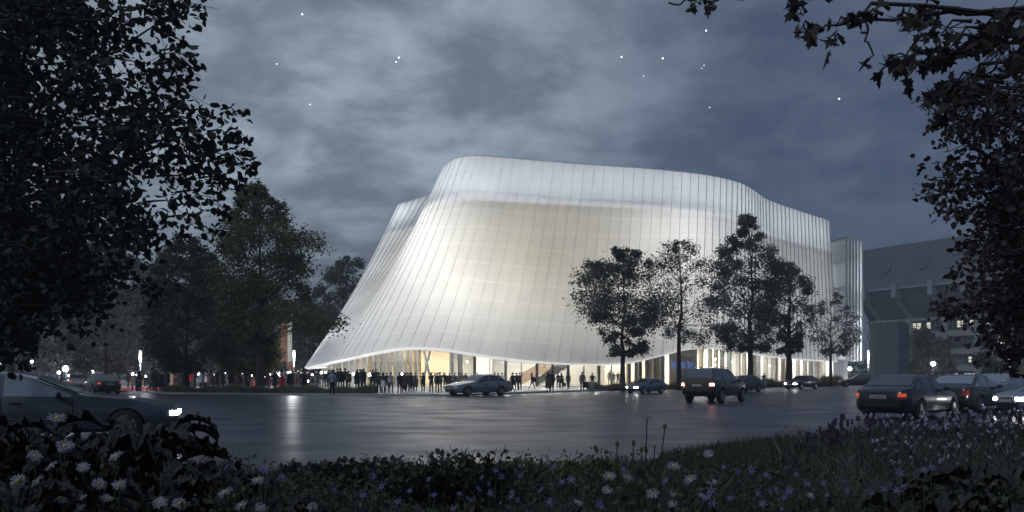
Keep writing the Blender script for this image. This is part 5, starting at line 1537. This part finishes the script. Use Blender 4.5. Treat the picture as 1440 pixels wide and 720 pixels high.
# ------------------------------------------------------------------ low hedge, ornamental grass
def tuft_hedge(name, label, pts, m, hgt, wid, n, seed, bl=.5):
    """pts: (column, depth) along the bed"""
    rnd = random.Random(seed); b = MB()
    q = [(px(x, Y), Y) for x, Y in pts]
    segs = [(a, c_, math.hypot(c_[0]-a[0], c_[1]-a[1])) for a, c_ in zip(q, q[1:])]
    tot = sum(s[2] for s in segs)
    for i in range(n):
        d = rnd.random()*tot
        for a, c_, l in segs:
            if d <= l: break
            d -= l
        f = d/l; x = a[0] + (c_[0]-a[0])*f; y = a[1] + (c_[1]-a[1])*f
        o = rnd.uniform(-1, 1)*wid/2
        clump = .75 + .3*math.sin(x*2.1)*math.sin(x*.9 + 1)
        h = hgt*clump*(1 - .5*(abs(o)/(wid/2))**2)*rnd.uniform(.7, 1.1)
        lean = Vector((rnd.gauss(0, .22), rnd.gauss(0, .22) + o*.3, 1)); lean.normalize()
        p = Vector((x, y + o, .12)); side = Vector((rnd.uniform(-1, 1), rnd.uniform(-1, 1), 0)).normalized()*.022
        mid = p + lean*h*.6; tip = p + lean*h + Vector((lean.x, lean.y, -.1))*h*.35
        b.face((p - side, p + side, mid + side*.8)); b.face((p - side, mid + side*.8, mid - side*.8)); b.face((mid - side*.8, mid + side*.8, tip))
    o = b.build(name, M[m]); tag(o, label, 'hedge', 'planted beds on the forecourt')
    return o
tuft_hedge('low_hedge', 'long low hedge of fine leaves along the kerb before the crowd', [(236, 60.3), (300, 58.8), (440, 56.2), (528, 56)], 'hedge_grass', .72, 1.9, 16000, 31)
tuft_hedge('grass_bed', 'bed of tall dry grass around the first street tree', [(826, 69.5), (880, 70.8), (934, 73)], 'dry_grass', .85, 1.6, 6000, 32)
tuft_hedge('grass_bed', 'bed of tall dry grass around the second street tree', [(936, 73.5), (980, 77), (1015, 80.5)], 'dry_grass', .95, 1.6, 5000, 33)
tuft_hedge('grass_bed', 'bed of tall dry grass between the third and fourth street trees', [(1058, 84.5), (1100, 89)], 'dry_grass', 1.05, 1.8, 5000, 34)
tuft_hedge('grass_bed', 'bed of tall dry grass around the smallest street tree', [(1136, 91), (1185, 96)], 'dry_grass', 1.5, 2.0, 6000, 35)
# ------------------------------------------------------------------ the planted bank in front
rnd = random.Random(99)
def ground_at(x, y): return .008 + bank_z(x, y)
# ground cover nobody could count
gc = MB()
for i in range(30000):
    Y = 2.6 + (rnd.random()**1.3)*16
    xx = rnd.uniform(-.72, .72)*Y*1.02
    if Y > interp(BANK, xx) - .25: continue
    z = ground_at(xx, Y)
    scol = 720 + F*xx/Y
    h = rnd.uniform(.12, .34)*(1 + .5*math.sin(xx*1.9 + Y)) + (.10 if scol > 1060 else 0)
    if Y > 9: h *= .7
    if 960 < scol < 1090 and Y > 8: h *= .45
    p = Vector((xx, Y, z)); side = Vector((rnd.uniform(-1, 1), rnd.uniform(-1, 1), 0)).normalized()*rnd.uniform(.004, .012)
    if math.sin(xx*3.1 + 1)*math.sin(Y*2.3) > -.1:      # leafy stems between the grass
        for q in range(3): add_leaf(gc, p + Vector((rnd.gauss(0, .02), rnd.gauss(0, .02), h*(.3 + .3*q))), rnd.uniform(.02, .045), rnd, LEAF if Y < 5 else None, -.4)
        gc.face((p - side*.3, p + side*.3, p + Vector((0, 0, h))))
        continue
    ln = Vector((rnd.gauss(0, .35), rnd.gauss(0, .35), 1)).normalized()
    mid = p + ln*h*.55; tip = p + ln*h + Vector((ln.x, ln.y, -.25))*h*.4
    gc.face((p - side, p + side, mid + side*1.3, mid - side*1.3)); gc.face((mid - side*1.3, mid + side*1.3, tip))
tag(gc.build('ground_cover', M['leaf_cover']), 'dark tangled leaves and grass covering the flower bed', 'ground cover', kind='stuff')
lw = MB()
for i in range(9000):
    Y = rnd.uniform(9, 16.5); c_ = rnd.uniform(930, 1120); xx = px(c_, Y)
    if Y > interp(BANK, xx) - .1: continue
    p = Vector((xx, Y, ground_at(xx, Y))); side = Vector((rnd.uniform(-1, 1), rnd.uniform(-1, 1), 0)).normalized()*.012; h = rnd.uniform(.10, .24)
    lw.face((p - side, p + side, p + Vector((rnd.gauss(0, .05), rnd.gauss(0, .05), h))))
M['lawn_blade'] = mat('lawn_blade', (.06, .064, .036), .7, var=.35, scale=1.5, trans=.2)
tag(lw.build('lawn_grass', M['lawn_blade']), 'strip of short lighter grass at the edge of the road', 'grass', kind='stuff')

# broad-leaved plants
def broad_leaf(mb, base, azim, length, width, rise, seed):
    r = random.Random(seed)
    n = 20; d = Vector((math.cos(azim), math.sin(azim), 0)); s = Vector((-d.y, d.x, 0))
    tw = r.uniform(-.5, .5); lobes = r.choice((4, 5, 6)); ph = r.uniform(0, 1)
    rows = []
    for i in range(n + 1):
        f = i/n
        p = base + d*length*(f*.92) + s*length*.18*tw*f*f + Vector((0, 0, rise*math.sin(f*2.2) - .16*length*f*f))
        saw = ((f*lobes + ph) % 1.0)
        w = width*(math.sin(math.pi*min(1, f*.96 + .04))**.7)*(.60 + .48*saw)*(1 if f > .14 else .10)
        c = w*(.35 + .35*saw)
        a_ = tw*.6*f
        sd = (s*math.cos(a_) + Vector((0, 0, 1))*math.sin(a_))
        rows.append([p - sd*w + d*w*.35 + Vector((0, 0, c + r.uniform(-.02, .02))), p - sd*w*.5 + Vector((0, 0, .012 + r.uniform(-.006, .010))), p + Vector((0, 0, -.014)), p + sd*w*.5 + Vector((0, 0, .012 + r.uniform(-.006, .010))), p + sd*w + d*w*.35 + Vector((0, 0, c + r.uniform(-.02, .02)))])
    mb.grid(rows)
def broad_plant(x, y, Y, label, scale=1.0, n=12, seed=1, name='broad_leaved_plant', m='leaf_broad'):
    r = random.Random(seed)
    X = px(x, Y); z = ground_at(X, Y); ztop = pz(y, Y)
    t = thing(name, label, 'plant', (X, Y, z), 0, 'broad-leaved plants in the flower bed')
    b = MB(); sm = MB()
    hh = max(.10, ztop - z - .20*scale)
    for i in range(int(n*2.4)):
        a = 2*math.pi*i/n + r.uniform(-.35, .35); L_ = scale*r.uniform(.22, .46)
        bs = Vector((math.cos(a)*.05, math.sin(a)*.05, hh*r.uniform(.35, .98)))
        sm.tube([(0, 0, 0), bs*.6, bs], [.013, .010, .007], 5)
        broad_leaf(b, bs, a, L_, L_*r.uniform(.12, .19), scale*r.uniform(.02, .24), seed*31 + i)
    b.build('leaves', M[m], t); sm.build('stalk', M['stem'], t)
BP = [(60, 584, 4.6, 1.25, 14, 'broad-leaved plant under the door of the long slate-grey saloon'), (205, 570, 4.8, 1.30, 16, 'large broad-leaved plant hiding the front wheel of the long slate-grey saloon'), (10, 590, 4.4, 1.1, 12, 'broad-leaved plant at the left edge below the saloon window pillar'),
      (130, 588, 4.4, 1.2, 14, 'broad-leaved plant behind the tallest daisy on the left'), (215, 645, 4.0, 1.0, 12, 'broad-leaved plant with drooping lobed leaves low on the left'), (300, 655, 4.2, 1.0, 12, 'broad-leaved plant where the flower bed dips beside the open road'), (370, 672, 3.9, .9, 12, 'low broad-leaved plant in the hollow left of the bottom middle'),
      (20, 660, 3.4, .8, 10, 'broad-leaved plant in the lower left corner under the daisies'), (620, 712, 3.4, .8, 12, 'dark broad-leaved plant at the bottom middle'), (760, 716, 3.4, .8, 12, 'dark broad-leaved plant at the bottom right of the middle'),
      (1360, 640, 4.4, 1.15, 15, 'broad-leaved plant under the lavender at the right'), (1420, 655, 4.0, 1.1, 13, 'broad-leaved plant in the lower right corner'), (1290, 690, 3.8, .9, 12, 'low broad-leaved plant left of the lower right corner'), (1200, 712, 3.6, .8, 12, 'dark broad-leaved plant at the bottom edge under the blue flowers'),
      (450, 712, 3.5, .7, 10, 'dark broad-leaved plant at the bottom edge beside a lone daisy'), (1050, 716, 3.5, .7, 10, 'dark broad-leaved plant under the right group of blue flowers')]
for i, (x, y, Y, sc, n, lab) in enumerate(BP):
    broad_plant(x, y, Y, lab, sc*.86, n + 3, 50 + i)
# round-leaved low shrubs along the far edge
def leafy_shrub(x, y, Y, w, label, m='leaf_cover', leaf=.09, n=260, seed=1, name='low_shrub'):
    r = random.Random(seed)
    X = px(x, Y); z = ground_at(X, Y); h = pz(y, Y) - z
    t = thing(name, label, 'shrub', (X, Y, z), 0, 'low shrubs along the far edge of the flower bed')
    b = MB(); sm = MB()
    for i in range(n):
        a = r.uniform(0, 2*math.pi); q = r.random()**.5; zz2 = h*(1 - q*q*.6)*r.uniform(.35, 1)
        add_leaf(b, Vector((math.cos(a)*q*w, math.sin(a)*q*w*.7, zz2)), leaf, r, LEAF, -.8)
    for i in range(9):
        a = r.uniform(0, 6.28); sm.tube([(0, 0, 0), (math.cos(a)*w*.5, math.sin(a)*w*.4, h*.8)], [.012, .004], 4)
    b.build('leaves', M[m], t); sm.build('stems', M['stem'], t)
for i, (x, y, w, lab) in enumerate(((425, 654, .32, 'leftmost shrub of the dark round-leaved line along the road'), (455, 650, .34, 'second dark round-leaved shrub from the left of the line along the road'), (488, 648, .32, 'round-leaved shrub in the middle of the line along the road'), (528, 643, .36, 'tallest dark round-leaved shrub along the road'), (556, 650, .26, 'last dark round-leaved shrub before the spiky plants'))):
    leafy_shrub(x, y, 7.4, w, lab, seed=70 + i)
for i, (x, y, w, lab) in enumerate(((738, 646, .42, 'yellow-green shrub right of the spiky plants'), (800, 652, .34, 'smaller yellow-green shrub beside the dark daisy stems'), (846, 648, .26, 'yellow-green shrub among the dark daisy stems'))):
    leafy_shrub(x, y, 8.2, w, lab, 'leaf_yellow', .07, 420, 80 + i)
# spiky plants
def spiky(x, y, Y, label, n=26, seed=1):
    r = random.Random(seed); X = px(x, Y); z = ground_at(X, Y); h = pz(y, Y) - z
    t = thing('spiky_plant', label, 'plant', (X, Y, z), 0, 'spiky plants in the flower bed'); b = MB()
    for i in range(n):
        e = Vector((r.gauss(0, .17), r.gauss(0, .14), h*r.uniform(.6, 1.02)))
        b.tube([(r.gauss(0, .03), r.gauss(0, .03), 0), e*.55 + Vector((0, 0, .02)), e], [.006, .005, .002], 4)
        for q in range(7):
            p = e*(.35 + .09*q); add_leaf(b, p, .055, r, LEAF, -1.2)
    b.build('leaves', M['leaf_cover'], t)
for i, (x, y, lab) in enumerate(((575, 640, 'spiky plant beside the tallest round-leaved shrub'), (595, 645, 'low spiky plant left of the middle of the bed'), (622, 626, 'tall spiky plant with a pale tip left of the middle'), (640, 632, 'spiky plant right of the one with a pale tip'), (682, 626, 'spiky plant with reddish buds in the middle of the bed'), (700, 640, 'low spiky plant beside the yellow-green shrub'))):
    spiky(x, y, 6.2, lab, seed=90 + i)

# daisies
def daisy_parts(r):
    pt = MB()
    for ring_, (n, L_, up) in enumerate(((17, .043, .004), (14, .036, .009))):
        for i in range(n):
            a = 2*math.pi*i/n + r.uniform(-.08, .08); l = L_*r.uniform(.82, 1.1); d = Vector((math.cos(a), math.sin(a), 0)); s = Vector((-d.y, d.x, 0))
            dr = r.uniform(-.014, .010)
            a0 = d*.010; m_ = d*(.010 + l*.55) + Vector((0, 0, up + dr*.3)); e = d*(.010 + l) + Vector((0, 0, up*.5 + dr))
            w = .0048
            pt.grid([[a0 - s*w*.6, a0 + s*w*.6], [m_ - s*w, m_ + s*w], [e - s*w*.45, e + s*w*.45]])
    ey = MB(); ey.lathe([(.001, .010), (.007, .0095), (.0115, .005), (.0125, 0), (.009, -.006), (.003, -.010)], 10)
    return pt.mesh('petals', M['petal_white']), ey.mesh('flower_eye', M['daisy_eye'], True)
DV = [daisy_parts(random.Random(k)) for k in range(4)]
DA = [(80, 588, 1.25, 'tallest white daisy on the left, standing against the dark saloon'), (91, 627, 1.25, 'large white daisy straight below the tallest one on the left'), (49, 641, 1.0, ''), (73, 655, 1.0, ''), (117, 657, 1.0, ''), (163, 641, 1.0, 'pale daisy among broad leaves below the front wheel'), (25, 676, 1.1, ''), (53, 676, 1.1, ''), (139, 680, 1.05, ''), (168, 681, .95, ''), (87, 700, 1.1, ''), (117, 699, .6, ''), (150, 701, .95, ''), (114, 714, .9, ''),
      (225, 707, 1.1, ''), (252, 708, 1.1, ''), (40, 717, .8, ''), (363, 675, .9, 'lone daisy above the hollow of broad leaves left of the bottom middle'), (317, 692, 1.1, ''), (339, 711, 1.15, ''), (367, 714, .95, ''), (440, 713, .95, 'lone daisy at the bottom edge between broad leaves'),
      (910, 586, .85, 'highest daisy of all, on a tall dark stem against the road'), (921, 624, 1.0, 'daisy right under the highest one against the road'), (880, 636, .8, ''), (947, 655, 1.0, ''), (996, 638, .75, 'daisy on a leaning stem against the lighter grass'), (857, 670, 1.05, ''), (883, 671, 1.05, ''), (970, 674, 1.05, ''), (1000, 677, .85, ''), (918, 694, .9, ''), (854, 689, .85, ''), (814, 707, .85, ''), (947, 695, .55, ''), (946, 708, .8, ''), (987, 697, .65, ''), (1140, 697, .8, 'lone daisy among the blue flowers at the right')]
rnd = random.Random(15)
def flower(name, label, cat, x, y, Y, parts, group, sc=1.0, tilt=(0, 0), stem_r=.004, leaves=0, m='stem'):
    h = P(x, y, Y); xb = h.x + rnd.gauss(0, .02); yb = Y + rnd.uniform(0, .08); z = ground_at(xb, yb)
    t = thing(name, label, cat, (xb, yb, z), 0, group)
    top = Vector((h.x - xb, h.y - yb, h.z - z))
    b = MB(); b.tube([(0, 0, -.02), top*.5 + Vector((rnd.gauss(0, .008), rnd.gauss(0, .008), 0)), top - Vector((0, 0, .006*sc))], [stem_r*1.3, stem_r, stem_r*.8], 5)
    for q in range(leaves): add_leaf(b, top*(.3 + .6*q/max(1, leaves)), .045, rnd, LEAF, -.8)
    b.build('stem', M[m], t)
    ry = Quaternion((1, 0, 0), tilt[0]) @ Quaternion((0, 1, 0), tilt[1]) @ Quaternion((0, 0, 1), rnd.uniform(0, 6.28))
    for nm, me in parts:
        o = link(nm, me, t); o.location = top; o.rotation_mode = 'QUATERNION'; o.rotation_quaternion = ry; o.scale = (sc,)*3
    return t
for i, (x, y, s, lab) in enumerate(DA):
    grp = 'white daisies at the lower left' if x < 280 else 'white daisies in the hollow' if x < 460 else 'white daisies right of the middle'
    lab = lab or {'w': 'white daisy with a yellow eye in the cluster at the lower left', 'h': 'white daisy of the small row at the bottom edge between broad leaves', 'r': 'white daisy in the loose group right of the middle'}['w' if x < 280 else 'h' if x < 460 else 'r']
    Y = 3.7 if y > 600 else 3.9
    pv = DV[i % 4]
    flower('daisy', lab, 'flower', x, y, Y, (('petals', pv[0]), ('flower_eye', pv[1])), grp, s*rnd.uniform(.54, .70), (rnd.uniform(.35, 1.0), rnd.uniform(-.6, .6)), .0038, 5 if x > 800 else 3)
bud = MB(); bud.lathe([(.001, .016), (.008, .012), (.011, 0), (.009, -.010), (.003, -.016)], 8)
budm = bud.mesh('bud', M['leaf_yellow'], True)
for x, y, lab in ((935, 600, 'tall closed daisy bud right of the highest daisy'), (868, 624, 'closed bud at the left of the dark daisy stems'), (891, 623, 'closed bud between the dark daisy stems'), (961, 637, 'closed bud on a dark stem left of the leaning daisy'), (982, 640, 'closed bud beside the leaning daisy'), (902, 632, 'closed bud low beside the highest daisy stem'), (39, 631, 'pale closed bud above the left daisy cluster'), (144, 657, 'pale closed bud right of the left daisy cluster'), (130, 666, 'pale closed bud low in the left daisy cluster'), (343, 689, 'pale closed bud right of the hollow daisy row'), (330, 698, 'pale closed bud low in the hollow daisy row')):
    flower('daisy_bud', lab, 'flower bud', x, y, 3.8, (('bud', budm),), 'daisy buds', .9, (0, 0), .0035, 3)
# blue star flowers
st2 = MB()
for i in range(6):
    a = 2*math.pi*i/6; d = Vector((math.cos(a), math.sin(a), 0)); s = Vector((-d.y, d.x, 0))
    st2.grid([[d*.003 - s*.002, d*.003 + s*.002], [d*.014 - s*.0045 + Vector((0, 0, .003)), d*.014 + s*.0045 + Vector((0, 0, .003))], [d*.027 - s*.0008 + Vector((0, 0, .001)), d*.027 + s*.0008 + Vector((0, 0, .001))]])
starm = st2.mesh('petals', M['petal_blue'])
STB = [(319, 657), (347, 663), (372, 662), (397, 671), (470, 688), (537, 684), (525, 669), (500, 662), (511, 697), (507, 710), (610, 696), (637, 715), (646, 694), (603, 674), (678, 671), (687, 681), (705, 670), (697, 662), (673, 688), (690, 693), (720, 692), (719, 699), (728, 703), (704, 707), (731, 655), (732, 669), (773, 705), (791, 713), (780, 656), (803, 674), (790, 678), (842, 707), (845, 712), (876, 660), (936, 677), (1018, 657), (1038, 664), (1057, 661), (1078, 668), (1000, 690), (1027, 700), (1002, 708), (1066, 692), (1083, 691), (1092, 689), (1102, 700), (1073, 708), (1105, 695), (1100, 715), (1158, 680), (1186, 676), (1265, 664), (1300, 661), (1310, 658), (1243, 687), (1262, 690), (1270, 684), (1135, 680), (1110, 690), (1225, 692), (1163, 696), (660, 702), (576, 690), (560, 705), (760, 690), (995, 700), (1045, 680), (1120, 668), (1190, 690)]
for x, y in STB:
    k = ('blue star flowers on the far left of their kind', 'star-shaped blue flower beside the broad leaves left of the middle') if x < 420 else ('blue star flowers below the round-leaved shrubs', 'star-shaped blue flower below the line of round-leaved shrubs') if x < 590 else ('blue star flowers in the middle', 'star-shaped blue flower among the spiky plants in the middle of the bed') if x < 820 else ('blue star flowers by the daisies', 'star-shaped blue flower below the lighter grass strip') if x < 1140 else ('blue star flowers under the lavender', 'star-shaped blue flower under the lavender')
    flower('star_flower', k[1], 'flower', x, y, 3.6 + rnd.uniform(-.15, .25), (('petals', starm),), k[0], rnd.uniform(.5, .95), (rnd.uniform(.3, 1.5), rnd.uniform(-.9, .9)), .0022, 2)
# lavender
def lav(r):
    b = MB()
    for i in range(7):
        z = .006 + i*.0075
        for q in range(5):
            a = q*1.257 + i*.6; b.ball((.007*math.cos(a), .007*math.sin(a), z), .0065*(1 - i*.06), 5, 3, 0)
    w = MB()
    for q in range(4):
        a = q*1.571 + r.uniform(-.3, .3); d = Vector((math.cos(a), math.sin(a), 0)); s = Vector((-d.y, d.x, 0)); l = r.uniform(.022, .034)
        b0 = Vector((0, 0, .055)); w.grid([[b0 - s*.003, b0 + s*.003], [b0 + d*l*.35 + Vector((0, 0, l*.6)) - s*.007, b0 + d*l*.35 + Vector((0, 0, l*.6)) + s*.007], [b0 + d*l*.7 + Vector((0, 0, l)) - s*.002, b0 + d*l*.7 + Vector((0, 0, l)) + s*.002]])
    return b.mesh('flower_head', M['lavender'], True), w.mesh('bracts', M['petal_lilac'])
LV = [lav(random.Random(k)) for k in range(3)]
lav_top = [(1100, 640), (1130, 618), (1160, 600), (1190, 582), (1230, 590), (1300, 592), (1370, 585), (1410, 578), (1440, 582)]
lf = MB()
for i in range(7000):
    Y = rnd.uniform(5.2, 10.5); c_ = 1100 + 360*rnd.random()**.8; x = px(c_, Y)
    yt = interp(lav_top, c_) + 12 + 70*rnd.random()
    z = ground_at(x, Y); h = (pz(yt, Y) - z)
    if h < .08: continue
    h = min(h, .75)*rnd.uniform(.4, 1)
    p = Vector((x, Y, z)); ln = Vector((rnd.gauss(0, .16), rnd.gauss(0, .16), 1)); s = Vector((rnd.uniform(-1, 1), rnd.uniform(-1, 1), 0)).normalized()*.006
    lf.face((p - s, p + s, p + ln*h))
    for q in range(2):
        m_ = p + ln*h*rnd.uniform(.3, .9); lf.face((m_ - s, m_ + s, m_ + Vector((rnd.gauss(0, .05), rnd.gauss(0, .05), .06))))
M['lav_leaf'] = mat('lavender_leaf', (.115, .115, .095), .7, var=.4, scale=2, trans=.2)
tag(lf.build('lavender_foliage', M['lav_leaf']), 'grey-green haze of lavender stems and leaves at the right', 'lavender foliage', kind='stuff')
for i in range(285):
    c_ = 1105 + 335*rnd.random()**.75; t_ = interp(lav_top, c_)
    y = t_ + 4 + (72*rnd.random()**1.25 if c_ > 1180 else 36*rnd.random()**1.2); Y = rnd.uniform(5.6, 7.2) if c_ > 1180 else rnd.uniform(5.8, 6.6)
    hd, br = LV[i % 3]
    pale = c_ > 1215 and rnd.random() < .85
    k = ('pale-tipped lavender', 'pale-tipped lavender spike before the parked cars') if pale else ('dark lavender spikes', 'dark purple lavender spike at the road edge left of the parked cars') if c_ < 1215 else ('plain lavender spikes', 'plain dark lavender spike among the pale-tipped ones')
    parts = (('flower_head', hd), ('bracts', br)) if pale else (('flower_head', hd),)
    flower('lavender_spike', k[1], 'lavender', c_, y, Y, parts, k[0], rnd.uniform(.75, 1.1), (rnd.uniform(-.2, .3), rnd.uniform(-.3, .3)), .0028)
# ------------------------------------------------------------------ night haze
hz = MB(); hz.box((0, 275, 21.5), (1240, 700, 45))
hm = bpy.data.materials.new('haze_air'); nt, N, L = nodes_of(hm)
N.remove(N['Principled BSDF'])
pv = N.new('ShaderNodeVolumePrincipled'); pv.inputs['Color'].default_value = (.86, .92, 1, 1); pv.inputs['Density'].default_value = .0011; pv.inputs['Anisotropy'].default_value = .25
L.new(pv.outputs[0], N['Material Output'].inputs['Volume'])
tag(hz.build('haze', hm), 'thin bluish night haze over the whole place', 'haze', kind='stuff')
cy.volume_bounces = 0
